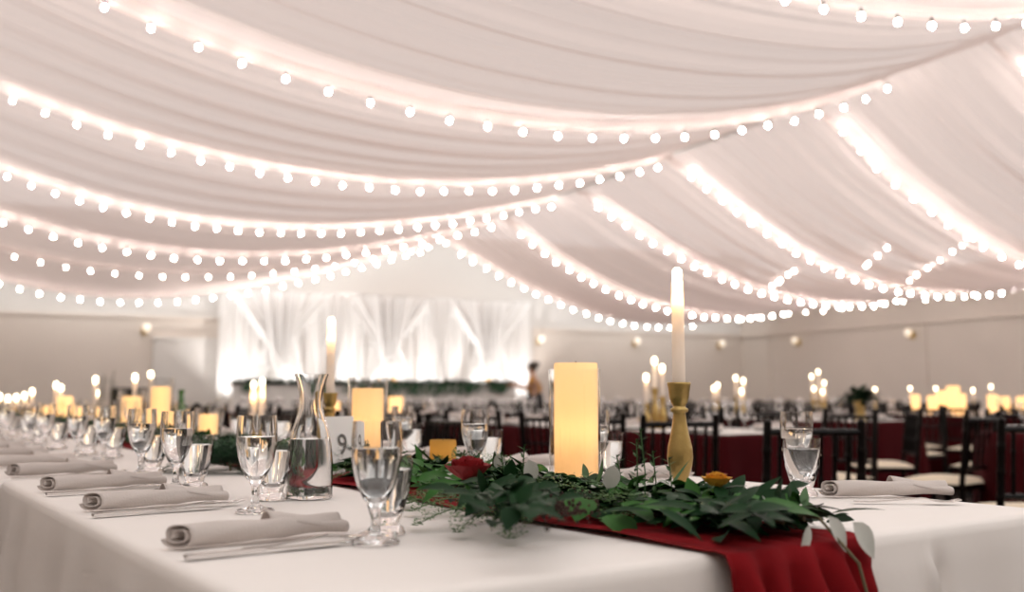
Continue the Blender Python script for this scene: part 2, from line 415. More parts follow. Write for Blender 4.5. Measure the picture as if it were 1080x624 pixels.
# head table on the stage
HX0, HX1, HY, HZ = 3.15, 8.45, 17.2, 1.15
r = thing('head_table', 'long pale clothed head table on the stage in front of the backdrop', 'table', ((HX0+HX1)/2, HY+.38, .4))
hw = (HX1-HX0)/2
b = MB(); b.box((0, 0, .735), (2*hw, .74, .03)); obj('table_top', b, M['wood'], r)
def hc(i, j):
    x = -hw-.01+(2*hw+.02)*i
    if j < .3: return Vector((x, .38-.77*(j/.3), .757))
    s = (j-.3)/.7; return Vector((x, -.39-.02*s+.018*s*sin(x*17)+.01*s*sin(x*31), .757-.75*s))
b = MB(); b.grid(hc, 200, 12); obj('tablecloth', b, M['linen_far'], r, smooth='all')

# ------------------------------------------------------------------ foliage
def leaf(mb, base, d, nrm, L, W, bend=.2, shape='oval'):
    d = d.normalized(); s = d.cross(nrm)
    if s.length < 1e-4: s = d.cross(Vector((1, .3, 0)))
    s.normalize(); n = s.cross(d).normalized(); o = len(mb.v); K = 6
    for k in range(K+1):
        t = k/K
        w = W*(sin(PI*min(1, t**.8)) if shape == 'oval' else (sin(PI*t**.65)))*.5+.0004
        if shape == 'round': w = W*.5*math.sqrt(max(0, 1-(2*t-1)**2))+.0004
        c = base+d*(L*t)-n*(bend*L*t*t)
        mb.v += [tuple(c-s*w+n*w*.25), tuple(c), tuple(c+s*w+n*w*.25)]
    for k in range(K):
        a = o+k*3; mb.f += [(a, a+1, a+4, a+3), (a+1, a+2, a+5, a+4)]; mb.mi += [mb.m]*2
def rv(s=1): return Vector((random.gauss(0, s), random.gauss(0, s), random.gauss(0, s)))
def frond(mb, base, d, L, droop=.35, dens=34, nl=.022):
    d = d.normalized(); side = d.cross(Vector((0, 0, 1)))
    if side.length < .05: side = Vector((1, 0, 0))
    side.normalize(); pts = []
    for k in range(dens+1):
        t = k/dens; pts.append(base+d*L*t-Vector((0, 0, 1))*droop*L*t*t)
    mb.tube(pts[::4]+[pts[-1]], .0008, 4)
    for k in range(2, dens):
        p = pts[k]; t = k/dens; l = nl*2.2*sin(PI*min(1, t*.85+.15))
        for sg in (-1, 1):
            dd = (side*sg+d*.6+Vector((0, 0, random.uniform(-.3, .5)))).normalized()
            for q in range(4):
                bp = p+dd*l*(q/4)
                for w in (-1, 1):
                    dl = (dd+d*.5*w+rv(.25)).normalized(); leaf2(mb, bp, dl, nl*.32, .0026)
def leaf2(mb, b0, d, L, W):
    s = d.cross(Vector((random.random()-.5, random.random()-.5, 1))).normalized()*W*.5; o = len(mb.v)
    mb.v += [tuple(b0), tuple(b0+d*L*.5+s), tuple(b0+d*L), tuple(b0+d*L*.5-s)]; mb.f.append((o, o+1, o+2, o+3)); mb.mi.append(mb.m)
def garland(v0, v1, uc, hw, h, dens, label, ferny=1., seeds=False):
    org = T(uc, v0, .768); root = thing('greenery_garland', label, 'garland', org)
    def pt(u, v, z): return T(u, v, z)-org
    st = MB(); vs = [v0+(v1-v0)*i/20 for i in range(21)]
    for k in range(3): st.tube([pt(uc+.03*sin(k*2+v*5), v, .782+.012*sin(v*7+k)) for v in vs], .0035, 5)
    obj('stem', st, M['stem'], root)
    n = int((v1-v0)*dens)
    def clump(nn, mats, Ls, Ws, shape, zb=0, spread=1):
        mb = MB()
        for _ in range(nn):
            v = random.uniform(v0+.02, v1-.02); q = random.gauss(0, .42)*spread; q = max(-1, min(1, q)); u = uc+hw*q
            hz = h*math.sqrt(max(0, 1-q*q))*random.uniform(.15, 1)
            base = pt(u, v, .775+hz+zb)
            d = Vector((cos(TA)*q*1.2, sin(TA)*q*1.2, 0))+Vector((random.gauss(0, .7), random.gauss(0, .7), random.uniform(-.15, .28)))
            L = random.uniform(*Ls); d.normalize()
            if base.z+d.z*L < .006: d.z = (.008-base.z)/L
            leaf(mb, base, d, Vector((random.gauss(0, .5), random.gauss(0, .5), 1)), L, random.uniform(*Ws), random.uniform(0, .18), shape)
        mb.v = [(x, y, max(z, .003)) for x, y, z in mb.v]
        return mb
    obj('broad_leaves', clump(int(n*.75), 0, (.035, .062), (.020, .034), 'oval'), M['leafd'], root)
    obj('broad_leaves', clump(int(n*.28), 0, (.032, .055), (.022, .034), 'oval', .004), M['leafm'], root)
    obj('narrow_leaves', clump(int(n*.45), 0, (.04, .08), (.009, .015), 'lance', .002, 1.1), M['leafl'], root)
    obj('pale_leaves', clump(int(n*.06), 0, (.03, .045), (.022, .03), 'round', .005, 1.2), M['leafp'], root)
    fm = MB()
    for _ in range(int((v1-v0)*9*ferny)):
        v = random.uniform(v0+.05, v1-.05); sg = random.choice((-1, 1))
        frond(fm, pt(uc+sg*hw*.4, v, .80), Vector((sg*cos(TA), sg*sin(TA), 0))+rv(.45)*Vector((1, 1, .2)).length/1.4*Vector((1, 1, .2)).normalized().x+Vector((0, 0, .25)), random.uniform(.10, .18))
    fm.v = [(x, y, max(z, .003)) for x, y, z in fm.v]
    if fm.v: obj('fern_sprigs', fm, M['fernd' if not seeds else 'fern'], root)
    return root, pt
G1, gp = garland(.97, 2.35, 1.165, .115, .034, 760, 'leafy green garland over the burgundy runner at the near end of the white table', 1., True)
# particular bits of the near garland
def extra(name, m, fn): mb = MB(); fn(mb); return obj(name, mb, M[m], G1)
for px, py, hh in ((668, 540, .12), (680, 545, .14), (690, 540, .10), (655, 535, .09), (706, 540, .09), (545, 525, .10), (530, 520, .08)):
    mb = MB(); p = P(px, py, .775)-G1.location
    d = Vector((random.uniform(-.2, .2), random.uniform(-.2, .2), 1)); mb.tube([p, p+d*hh*.5+Vector((.005, 0, 0)), p+d*hh], .0012, 5)
    for k in range(16):
        t = .2+.8*k/16; q = p+d*hh*t; leaf(mb, q, Vector((cos(k*2.4), sin(k*2.4), .7)), Vector((0, 0, 1)), .016, .0035)
    obj('sprig', mb, M['leafl'], G1)

def seeds(mb):
    o = G1.location
    for _ in range(420):
        px = random.gauss(594, 17); py = random.gauss(532, 7); p = P(px, py, .765+random.uniform(.012, .055))-o
        mb.ball(p, random.uniform(.0018, .0034), 6, 4)
tag(extra('seed_cluster', 'seed', seeds), kind='stuff')
def trailing(mb):
    o = G1.location
    pts = [T(1.17, .99, .80)-o, T(1.165, .93, .795)-o, T(1.175, .875, .74)-o, T(1.185, .865, .68)-o, T(1.20, .86, .60)-o]; mb.tube(pts, .0022, 6)
extra('trailing_stem', 'stem', trailing)
def trailp(mb):
    o = G1.location
    for u, v, z, L, W_, dx in ((1.165, .915, .80, .055, .030, .4), (1.205, .905, .79, .060, .04, .5), (1.185, .87, .70, .085, .038, .15), (1.20, .865, .655, .075, .034, -.3), (1.13, .92, .79, .05, .016, -.5)):
        leaf(mb, T(u, v, z)-o, Vector((dx, -.25, -.85)), Vector((.2, -1, .25)), L, W_, .1, 'oval')
    for px, py in ((560, 508), (640, 515)):
        leaf(mb, P(px, py, .815)-o, Vector((random.uniform(-.3, .3), -.2, .9)), Vector((0, -1, .2)), .04, .03, .1, 'round')
extra('trailing_pale_leaves', 'leafp', trailp)
def bigl(mb):
    o = G1.location
    for px, py, z, dx, dy, dz, L, W_ in ((640, 548, .80, .1, -.6, -.25, .075, .06), (655, 535, .82, .3, -.5, -.2, .07, .05), (615, 530, .83, -.4, -.5, -.2, .07, .05), (675, 538, .82, .7, -.2, -.1, .08, .045),
        (735, 535, .82, -.6, -.3, -.05, .10, .035), (770, 530, .83, .9, -.1, -.05, .11, .036), (800, 535, .83, .9, -.2, -.08, .11, .038), (830, 545, .82, .9, .1, -.05, .09, .03), (790, 545, .81, .6, -.6, -.1, .09, .034), (750, 545, .81, .3, -.7, -.15, .08, .03), (720, 540, .81, -.7, -.5, -.1, .09, .03)):
        leaf(mb, P(px, py-5, z-.014)-o, Vector((dx, dy, dz)), Vector((0, -.3, 1)), L*.92, W_*.98, .15)
extra('large_leaves', 'leafm', bigl)
def darkl(mb):
    o = G1.location
    for _ in range(190):
        px = random.gauss(537, 26); p = P(px, random.gauss(523, 9), .77+random.uniform(.003, .068))-o
        leaf(mb, p, Vector((random.gauss(0, .6), random.gauss(-.05, .6), random.uniform(-.2, .3))), Vector((0, -.4, 1)), random.uniform(.03, .055), random.uniform(.018, .03), .2)
    for _ in range(150):
        px = min(835, random.gauss(768, 36)); p = P(px, random.gauss(534, 8), .77+random.uniform(.005, .045))-o
        leaf(mb, p, Vector((random.gauss(.3, .6), random.gauss(-.0, .6), random.uniform(-.2, .3))), Vector((0, -.4, 1)), random.uniform(.04, .08), random.uniform(.015, .03), .2)
extra('dark_leaves', 'leafd', darkl)
def fernf(mb):
    o = G1.location
    for px, py, dx, dy in ((500, 535, -1, -.2), (505, 545, -.9, -.5), (520, 548, -.7, -.8), (490, 530, -1, .1), (535, 552, -.4, -1), (480, 525, -1, -.5)):
        frond(mb, P(px, py-10, .79)-o, Vector((dx*cos(YAW)-dy*0, dy+dx*-sin(YAW), .12)), .12, .35, 30, .02)
    mb.v[:] = [(x, y, max(z, .003)) for x, y, z in mb.v]
extra('feathery_fern', 'fern', fernf)
def leftl(mb):
    o = G1.location
    for _ in range(46):
        px = random.gauss(448, 16); p = P(px, random.gauss(500, 7), .77+random.uniform(.005, .075))-o
        leaf(mb, p, Vector((random.gauss(-.1, .6), random.gauss(-.2, .6), random.uniform(-.3, .6))), Vector((0, -.6, 1)), random.uniform(.03, .06), random.uniform(.012, .024), .2)
extra('side_leaves', 'leafm', leftl)
# dark fern mound farther down the table
def fernmound(px, py, r_, hh, label):
    c = P(px, py); root = tag(thing('fern_bunch', label, 'greenery', c), None, None); mb = MB()
    for k in range(46):
        a = random.uniform(0, TAU); frond(mb, Vector((cos(a)*r_*.2, sin(a)*r_*.2, .02)), Vector((cos(a), sin(a), random.uniform(.15, 1.1))), random.uniform(.6, 1)*r_*1.3, .35, 30, .026)
    mb.v = [(x, y, max(z, .003)) for x, y, z in mb.v]; obj('fronds', mb, M['fernd'], root)
    st = MB(); st.tube([(0, 0, .002), (0, 0, .05)], .004, 6); obj('stem', st, M['stem'], root)
fernmound(243, 497, .14, .1, 'dark feathery fern bunch between the white pillar candles and the carafe')
fernmound(343, 498, .10, .1, 'dark green fern bunch behind the glass carafe')
garland(2.40, 4.55, 1.13, .10, .045, 330, 'dark leafy garland on the second white table, past the carafe')
garland(4.66, 8.3, 1.13, .15, .055, 220, 'distant blurred garland on the far white tables')

# roses
def rose(name, loc, m, r_, label):
    root = thing(name, label, 'flower', loc); mb = MB()
    for ring, (n, rr, tilt) in enumerate(((3, .25, 1.4), (5, .5, 1.15), (6, .75, .8), (7, 1., .45))):
        for k in range(n):
            a = TAU*k/n+ring*.7; d = Vector((cos(a)*cos(tilt), sin(a)*cos(tilt), sin(tilt)))
            leaf(mb, Vector((cos(a), sin(a), 0))*r_*.12*ring+Vector((0, 0, .012)), d, Vector((-cos(a)*sin(tilt), -sin(a)*sin(tilt), cos(tilt))), r_*1.1, r_*1.25, -.25, 'round')
    mb.ball((0, 0, .02), r_*.42, 10, 7); obj('petals', mb, M[m], root); mb = MB()
    mb.tube([(0, 0, -.02), (0, 0, .012)], .004, 6)
    for k in range(5): leaf(mb, Vector((0, 0, .01)), Vector((cos(k*1.257), sin(k*1.257), -.1)), Vector((0, 0, 1)), .02, .008)
    obj('stem', mb, M['leafm'], root); return root
rose('rose', P(493, 512, .815), 'rose', .034, 'dark red rose in the garland left of the big glowing pillar')
rr = rose('rose', P(756, 521, .815), 'yellow', .020, 'yellow and red flower lying in the garland right of the gold candlestick')
mb = MB()
for k in range(7): leaf(mb, Vector((0, 0, .02)), Vector((cos(k*.9)*.8, sin(k*.9)*.8, .5)), Vector((0, 0, 1)), .022, .010, 0)
obj('red_petals', mb, M['rose'], rr)

# ------------------------------------------------------------------ the long white table
def tablecloth(name, u0, u1, v0, v1, drop, m, label, seed, amp=.012, z=.76, rad=.02, cat='tablecloth', frame=T, rot=TA, waves=(19, 31), crease=0):
    rnd = random.Random(seed); cu, cv = (u0+u1)/2, (v0+v1)/2; org = frame(cu, cv, 0); a, b2 = (u1-u0)/2, (v1-v0)/2
    per = []; r_ = .03
    def side(x0, y0, x1, y1, nx, ny):
        L = math.hypot(x1-x0, y1-y0); n = max(8, int(L/.012))
        for i in range(n): t = i/n; per.append((x0+(x1-x0)*t, y0+(y1-y0)*t, nx, ny))
    def corner(cx, cy, a0):
        for i in range(7): q = a0+PI/2*i/7; per.append((cx+r_*cos(q), cy+r_*sin(q), cos(q), sin(q)))
    side(-a+r_, -b2, a-r_, -b2, 0, -1); corner(a-r_, -b2+r_, -PI/2)
    side(a, -b2+r_, a, b2-r_, 1, 0); corner(a-r_, b2-r_, 0)
    side(a-r_, b2, -a+r_, b2, 0, 1); corner(-a+r_, b2-r_, PI/2)
    side(-a, b2-r_, -a, -b2+r_, -1, 0); corner(-a+r_, -b2+r_, PI)
    N = len(per); mb = MB(); rings = []
    ph = [rnd.uniform(0, TAU) for _ in range(6)]
    arc = [0]
    for i in range(1, N): arc.append(arc[-1]+math.hypot(per[i][0]-per[i-1][0], per[i][1]-per[i-1][1]))
    prof = [(-.0285, 0), (-rad*1.0, 0), (-rad*.5, -.0015), (-rad*.1, -rad*.35), (.001, -rad), (.003, -rad*1.8)]
    K = 14
    for k in range(1, K+1): prof.append((.004+.012*k/K, -rad*1.8-(drop-rad*1.8)*k/K))
    for k, (o, dz) in enumerate(prof):
        s = max(0, (-dz-.03)/drop)
        for i, (x, y, nx, ny) in enumerate(per):
            w = amp*(s**.8)*(sin(arc[i]*waves[0]+ph[0])+.6*sin(arc[i]*waves[1]+ph[1]+s)+.5*sin(arc[i]*6+ph[2]))
            w += (crease and .016*math.exp(-((arc[i]-crease)/.010)**2)-.012*math.exp(-((arc[i]-crease-.03)/.018)**2))*min(1, s*5+.1) if crease else 0; cr = min(math.hypot(abs(x)-a, abs(y)-b2)/.14, 1); w += (1-cr)*.05*s
            d2 = o+w+amp*s
            mb.v.append((x+nx*d2, y+ny*d2, z+dz))
    for k in range(len(prof)-1):
        for i in range(N):
            i2 = (i+1) % N; mb.f.append((k*N+i, (k+1)*N+i, (k+1)*N+i2, k*N+i2)); mb.mi.append(0)
    mb.f.append(tuple(range(N))); mb.mi.append(0)
    o = obj(name, mb, m, None, org, rot, smooth='all'); tag(o, label, cat); return o
def folding_table(u0, u1, v0, v1, label, group=None, rot=TA, frame=T):
    cu, cv = (u0+u1)/2, (v0+v1)/2; r = thing('banquet_table', label, 'table', frame(cu, cv, 0), rot, group); a, b2 = (u1-u0)/2-.03, (v1-v0)/2-.03
    mb = MB(); mb.box((0, 0, .725), (2*a, 2*b2, .035)); obj('table_top', mb, M['wood'], r)
    for x in (-1, 1):
        for y in (-1, 1):
            mb = MB(); mb.tube([(x*(a-.1), y*(b2-.15), 0), (x*(a-.1), y*(b2-.15), .71)], .014, 8); obj('leg', mb, M['black'], r)
segs = [(.36, 1.86, .945, 2.72), (.30, 1.83, 2.76, 4.59), (.30, 1.83, 4.63, 6.46), (.30, 1.83, 6.50, 8.33)]
for k, (u0, u1, v0, v1) in enumerate(segs):
    tablecloth('tablecloth', u0, u1, v0, v1, .23, M['linen'], 'white tablecloth on the %s long table counted from the camera' % ordn[k], k+3, amp=.008, crease=1.045 if k == 0 else 0)
    folding_table(u0, u1, v0, v1, 'folding banquet table under the %s white tablecloth from the camera' % ordn[k])
# burgundy runner over the tables and down the near end
def runner():
    org = T(1.14, .93, .762); mb = MB()
    def fn(i, j):
        a = i; across = (a-.5); L1 = 5.5
        s = j*6.4-.40                       # s<0 hangs, s>0 lies
        if j < .35: s = -.36+(.36+.03)*(j/.35)
        else: s = .03+(j-.35)/.65*7.3
        wid = .147
        u = 1.112+2*across*wid*(1+.06*sin(s*3.))
        if s >= 0:
            v = .945+s; z = .7645+.0035*abs(sin(across*24+s*4))+.002*sin(s*21+across*5)
            if s < .03: pass
        else:
            q = -s; v = .945-.032*min(1, q/.02)*1.0; fold = .048*min(1, q/.07)
            v -= fold*(.5-.5*cos(TAU*5*(across+.5)))*(.75+.25*sin(across*11+q*4))
            z = .7665-max(0, q-.0)*1.0
            u += .006*sin(across*34)*min(1, q/.1)
            if q < .02: z = .7665-.004*q/.02
        return T(u, v, z)-org
    mb.grid(fn, 110, 200); return tag(obj('table_runner', mb, M['runner'], None, org, smooth='all'), 'burgundy cloth runner along the white table, hanging over its near end', 'table runner')
runner()

# ------------------------------------------------------------------ table ware
def goblet_proto(near=True):
    r = thing('stemmed_goblet', 'goblet', 'glass'); g = M['glass'] if near else M['thin']; n = 32 if near else 16
    out = [(0, 0), (.0335, 0), (.034, .003), (.030, .006), (.014, .010), (.008, .016), (.0065, .030), (.007, .045), (.011, .053), (.018, .062), (.026, .078), (.032, .098), (.0355, .120), (.0355, .145), (.034, .170)]
    inn = [(.0325, .170), (.034, .145), (.034, .120), (.0305, .099), (.0245, .080), (.016, .066), (.008, .060), (0, .0585)]
    mb = MB(); mb.lathe(out+inn, n); obj('glass_body', mb, g, r)
    w = [(0, .0587), (.0078, .0602), (.0158, .0662), (.0243, .0802), (.0303, .0992), (.0338, .120), (.0338, .1325), (0, .1325)]
    mb = MB(); mb.lathe(w, n)
    if near: obj('water', mb, M['water'], r)
    return r
def tumbler_proto(near=True):
    r = thing('footed_tumbler', 'tumbler', 'glass'); g = M['glass'] if near else M['thin']; n = 10
    mb = MB()
    out = [(0, 0), (.029, 0), (.030, .004), (.027, .010), (.020, .015), (.021, .020), (.027, .034), (.034, .058), (.0385, .082), (.0405, .100), (.0405, .117)]
    inn = [(.0388, .117), (.0388, .100), (.0365, .082), (.031, .060), (.022, .038), (.010, .028), (0, .027)]
    mb.lathe(out+inn, n if near else 10); obj('glass_body', mb, g, r, smooth='all' if False else True)
    if near:
        mb = MB(); mb.lathe([(0, .0272), (.0098, .0282), (.0217, .0382), (.0306, .0602), (.0361, .082), (.0382, .096), (0, .096)], 10); obj('water', mb, M['water'], r)
    return r
GOB, TUM = goblet_proto(), tumbler_proto()
def napkin_proto():
    r = thing('rolled_napkin', 'napkin', 'napkin'); mb = MB(); L = .25; NS = 90; NT = 34
    def fn(i, j):
        t = j; th = i*TAU*2.05-.6; sp = .0060+.0135*i
        k = 1-.10*sin(PI*t)
        if t > .62: k *= 1-.25*sin(PI*(t-.62)/.38*.9)
        fl = 1+(.5*((t-.7)/.3)**1.2 if t > .7 else 0)       # the far end is pressed flat and wide
        hz = 1-(.30*((t-.7)/.3) if t > .7 else 0)
        tw = .6*t+(.9*(t-.6) if t > .6 else 0)
        x = sp*cos(th+tw)*k*fl*1.05; z = sp*sin(th+tw)*k*hz
        return Vector((-.125+L*t-x*.75*max(0, 1-t*3), x+.004*sin(t*9), z+.0195*hz+.001*sin(th*3+t*15)))
    mb.grid(fn, NS, NT); mb.v = [(x, y, max(z, .0012)) for x, y, z in mb.v]
    o = obj('roll', mb, M['napkin'], r, smooth='all')
    md = o.modifiers.new('thick', 'SOLIDIFY'); md.thickness = .0014
    # loose corner folded back over the roll
    mb = MB()
    def fl(i, j):
        x = .005+.115*i; y = (-.5+j)*.04*(1-i*.2)+.006; 
        return Vector((x, y, .040-.010*i-.014*(2*j-1)**2+.0025*sin(i*6+j*3)))
    mb.grid(fl, 14, 10); o = obj('folded_corner', mb, M['napkin'], r, smooth='all'); md = o.modifiers.new('thick', 'SOLIDIFY'); md.thickness = .0012
    return r
NAP = napkin_proto()
def strip(mb, pts, wid, th=.0022):
    n = len(pts)
    for k in range(n-1):
        (x0, z0), (x1, z1) = pts[k], pts[k+1]; w0, w1 = wid[k]/2, wid[k+1]/2
        mb.add([(x0, -w0, z0), (x0, w0, z0), (x1, w1, z1), (x1, -w1, z1), (x0, -w0, z0+th), (x0, w0, z0+th), (x1, w1, z1+th), (x1, -w1, z1+th)], [(0, 1, 2, 3), (4, 7, 6, 5), (0, 4, 5, 1), (3, 2, 6, 7), (0, 3, 7, 4), (1, 5, 6, 2)])
def fork_proto():
    r = thing('fork', 'fork', 'fork'); mb = MB()
    strip(mb, [(-.095, .002), (-.06, .002), (0, .007), (.03, .010), (.04, .009)], [.012, .010, .006, .006, .012]); obj('handle', mb, M['steel'], r)
    mb = MB(); strip(mb, [(.04, .009), (.052, .005), (.062, .004)], [.012, .023, .024])
    for y in (-.0098, -.0033, .0033, .0098):
        m2 = MB(); strip(m2, [(.062, .004), (.082, .004), (.1, .008)], [.0038, .0032, .0018]); mb.add([(a, b_+y, c) for a, b_, c in m2.v], m2.f)
    obj('tines', mb, M['steel'], r); return r
def knife_proto():
    r = thing('table_knife', 'knife', 'knife'); mb = MB(); strip(mb, [(-.115, .0015), (-.05, .0015), (-.01, .0015)], [.014, .012, .009], .005); obj('handle', mb, M['steel'], r)
    mb = MB(); strip(mb, [(-.01, .003), (.02, .003), (.08, .003), (.105, .003), (.115, .003)], [.010, .016, .018, .012, .003], .0018); obj('blade', mb, M['steel'], r); return r
FORK, KNIFE = fork_proto(), knife_proto()
oname = ['nearest', 'second', 'third', 'fourth', 'fifth', 'sixth', 'seventh', 'eighth', 'ninth', 'tenth', 'eleventh', 'twelfth', 'thirteenth', 'fourteenth', 'fifteenth']
left_v = [1.385, 1.915, 2.34, 2.81, 3.21, 3.68, 4.12, 4.6, 5.05, 5.5, 5.95, 6.4, 6.9, 7.4, 7.9]
gl = {0: ((396, 573), (407, 563)), 1: ((269, 540), (287, 527)), 2: ((185, 516), (205, 515)), 3: ((148, 501), (161, 498)), 4: ((109, 484), (120, 482))}
for i, v in enumerate(left_v):
    far = i > 7; gr = lambda s: (s+' far down the left side of the white tables') if far else None
    w = 'blurred place setting far down the left of the white tables' if far else '%s setting on the white table\'s left side' % oname[i]
    z = .7615
    place(NAP, T(.525-.02*(i > 3), v, z), TA+R([4, 6, 5, 2, 5][i % 5]), ('rolled taupe napkin at a ' if far else 'rolled taupe napkin at the ')+w, gr('rolled napkins'))
    if i < 10:
        place(FORK, T(.565, v-.062, z), TA+R([4, 9, 6, 8, 5][i % 5]), ('silver fork at a ' if far else 'silver fork beside the napkin at the ')+w, gr('forks'))
        place(KNIFE, T(.50, v-.095, z), TA+R([2, 4, 2, 5, 3][i % 5]), ('silver knife at a ' if far else 'silver knife beside the fork at the ')+w, gr('knives'))
    a, c = (P(*gl[i][0], .7615), P(*gl[i][1], .7615)) if i in gl else (T(.70+.02*sin(i*3), v-.05, z), T(.77+.02*sin(i*5), v+.03, z))
    place(GOB, a, i, ('stemmed water goblet at a ' if far else 'stemmed water goblet at the ')+w, gr('stemmed goblets'))
    place(TUM, c, i*.3, ('short footed tumbler at a ' if far else 'short footed tumbler at the ')+w, gr('short footed glasses'))
right = [(842, 517, 847, 523), (628, 508, 641, 509), (501, 503, 514, 502), (424, 485, 433, 486)]
right_v = [1.24, 1.83, 2.35, 2.85, 3.35, 3.85, 4.35, 4.85, 5.35, 5.85, 6.35, 6.85, 7.35, 7.85]
for i, v in enumerate(right_v):
    far = i > 6; gr = lambda s: (s+' far down the right side of the white tables') if far else None
    w = 'blurred place setting far down the right of the white tables' if far else '%s setting on the white table\'s far side' % oname[i]
    z = .7615
    if i == 0: pn = P(938, 524, z); rn = -YAW+R(3)
    else: pn = T(1.66, v, z); rn = TA+PI+R(i*2 % 5)
    place(NAP, pn, rn, ('rolled taupe napkin at a ' if far else 'rolled taupe napkin at the ')+w, gr('rolled napkins'))
    if i < 6:
        pf = P(955, 531, z) if i == 0 else T(1.64, v-.06, z)
        place(FORK, pf, -YAW+R(-6) if i == 0 else TA+PI, 'silver fork beside the napkin at the '+w)
    if i < 4: a, c = P(right[i][0], right[i][1], z), P(right[i][2], right[i][3], z)
    else: a, c = T(1.42, v, z), T(1.50, v-.06, z)
    place(GOB, a, i, ('stemmed water goblet at a ' if far else 'stemmed water goblet at the ')+w, gr('stemmed goblets'))
    place(TUM, c, i*.3, ('short footed tumbler at a ' if far else 'short footed tumbler at the ')+w, gr('short footed glasses'))
# carafe
r = thing('glass_carafe', 'clear glass water carafe with flared lip left of the table number card', 'carafe', P(326, 525, .7615))
out = [(0, 0), (.044, 0), (.0465, .004), (.0465, .03), (.046, .07), (.043, .105), (.037, .135), (.029, .160), (.0235, .178), (.0225, .195), (.0245, .215), (.030, .235), (.0345, .248)]
inn = [(.0325, .248), (.028, .235), (.0225, .215), (.0205, .195), (.0215, .178), (.027, .160), (.035, .135), (.041, .105), (.044, .07), (.0445, .03), (.0435, .009), (0, .008)]
mb = MB(); mb.lathe(out+inn, 48); obj('glass_body', mb, M['glass'], r)
mb = MB(); mb.lathe([(0, .0082), (.0433, .0092), (.0443, .03), (.0438, .07), (.0408, .105), (.0385, .118), (0, .118)], 48); obj('water', mb, M['water'], r)
# table number card
r = thing('table_number_card', 'white table number card with a grey numeral leaning behind the carafe', 'card', P(360, 500, .7615), -YAW+R(56))
mb = MB(); mb.box((0, 0, .075), (.105, .002, .15), rot=Matrix.Rotation(R(-8), 3, 'X')); obj('card', mb, M['card'], r, smooth=False)
mb = MB(); mb.box((0, .022, .05), (.05, .002, .10), rot=Matrix.Rotation(R(20), 3, 'X')); obj('easel_back', mb, M['card'], r, smooth=False)
cu = bpy.data.curves.new('numeral', 'FONT'); cu.body = '9'; cu.size = .075; cu.align_x = 'CENTER'; cu.align_y = 'CENTER'; cu.extrude = .0003
tmp = bpy.data.objects.new('tmp', cu); COL.objects.link(tmp); bpy.context.view_layer.update()
nm_ = bpy.data.meshes.new_from_object(tmp.evaluated_get(bpy.context.evaluated_depsgraph_get())); bpy.data.objects.remove(tmp)
nm_.materials.clear(); nm_.materials.append(M['ink'])
o = link('numeral', nm_, r, (0, -.0035, .075)); o.rotation_euler = (PI/2-R(8), 0, 0)

# ------------------------------------------------------------------ candles
def pillar(loc, w, h, label, glass=None, near=False, m='wax', pw=2.2, group=None):
    r = thing('pillar_candle', label, 'candle', loc, 0, group); n = 40 if near else 16; a = w/2
    mb = MB(); mb.lathe([(0, 0), (a*.97, 0), (a, .004), (a, h-.004), (a*.97, h), (a*.86, h-.001), (a*.72, h-.006), (0, h-.008)], n); obj('wax_body', mb, M[m], r)
    mb = MB(); mb.tube([(0, 0, h-.009), (0, 0, h+.004)], .0012, 5); obj('wick', mb, M['black'], r)
    if near:
        l = light('inner_glow', 'POINT', (0, 0, h*.45), pw, (1, .62, .30), r, a*.45)
        light('inner_glow', 'POINT', (0, 0, h*.8), pw*.35, (1, .72, .48), r, a*.4)
    if glass:
        gr_, gh, gx = glass; g = thing('glass_hurricane', 'clear glass cylinder around the '+label.split(',')[0], 'candle holder', Vector(loc)+Vector(gx))
        if group: g['group'] = 'glass cylinders of '+group
        mb = MB(); mb.lathe([(gr_, -.004), (gr_, gh), (gr_-.002, gh), (gr_-.002, -.002), (0, -.002), (0, -.004)], 32); obj('cylinder', mb, M['glass' if near else 'thin'], g)
    return r
S = 1056
def dep(p): return p.x*sin(YAW)+p.y*cos(YAW)
def hz_for(p, ytop): return CAMZ+(415-ytop)*dep(p)/S     # height of a pixel row at a point's depth
p = P(608, 512, .7665); h = hz_for(p, 383)-.7665
p.z = .772; pillar(p, 46/S*dep(p)*1.0, h-.005, 'large glowing yellow pillar candle, tallest on the near white table', (.0575, h*.93, (-.004, 0, 0)), True, pw=.09)
p = P(387, 484, .7665); h = hz_for(p, 411)-.7665
p.z = .772; pillar(p, 33/S*dep(p), h, 'yellow pillar candle right of the carafe, in a tall glass cylinder', (.062, h+.035, (0, 0, 0)), True, pw=.08)
p = P(467, 503, .7665); p.z = .772; pillar(p, 28/S*dep(p), hz_for(p, 464)-.77, 'short amber pillar candle left of the dark red rose', None, False, 'waxamber')
light('inner_glow', 'POINT', (0, 0, .06), .035, (1, .55, .15), bpy.data.objects['pillar_candle.002'], .015)
for px, yb, yt, w, lab, gl_ in ((219, 467, 437, 20, 'squat yellow pillar candle beside the dark fern bunch', True), (168, 458, 408, 20, 'tall yellow pillar candle second left of the carafe, in a glass cylinder', True), (138, 452, 418, 20, 'yellow pillar candle left of the tallest far pillar', True)):
    p = P(px, yb, .7665); p.z = .772; pillar(p, w/S*dep(p), hz_for(p, yt)-.77, lab, (w/S*dep(p)*.68, (hz_for(p, yt)-.76)*1.15, (0, 0, 0)) if gl_ else None, False, 'waxf')
for k, (px, yt, w) in enumerate(((88, 429, 12), (71, 418, 15), (52, 428, 10), (40, 431, 9), (31, 428, 10), (17, 429, 9), (4, 430, 11))):
    u = 1.35+.12*sin(k*2.); p = T(u, rowv(u, px), .7665); 
    if rowv(u, px) > 8.3: p = T(u, 8.2-.1*k, .7665)
    p.z = .772; pillar(p, w/S*dep(p), max(.08, hz_for(p, yt)-.77), 'blurred glowing pillar candle far down the white tables', None, False, 'waxf', group='pillar candles far down the white tables')
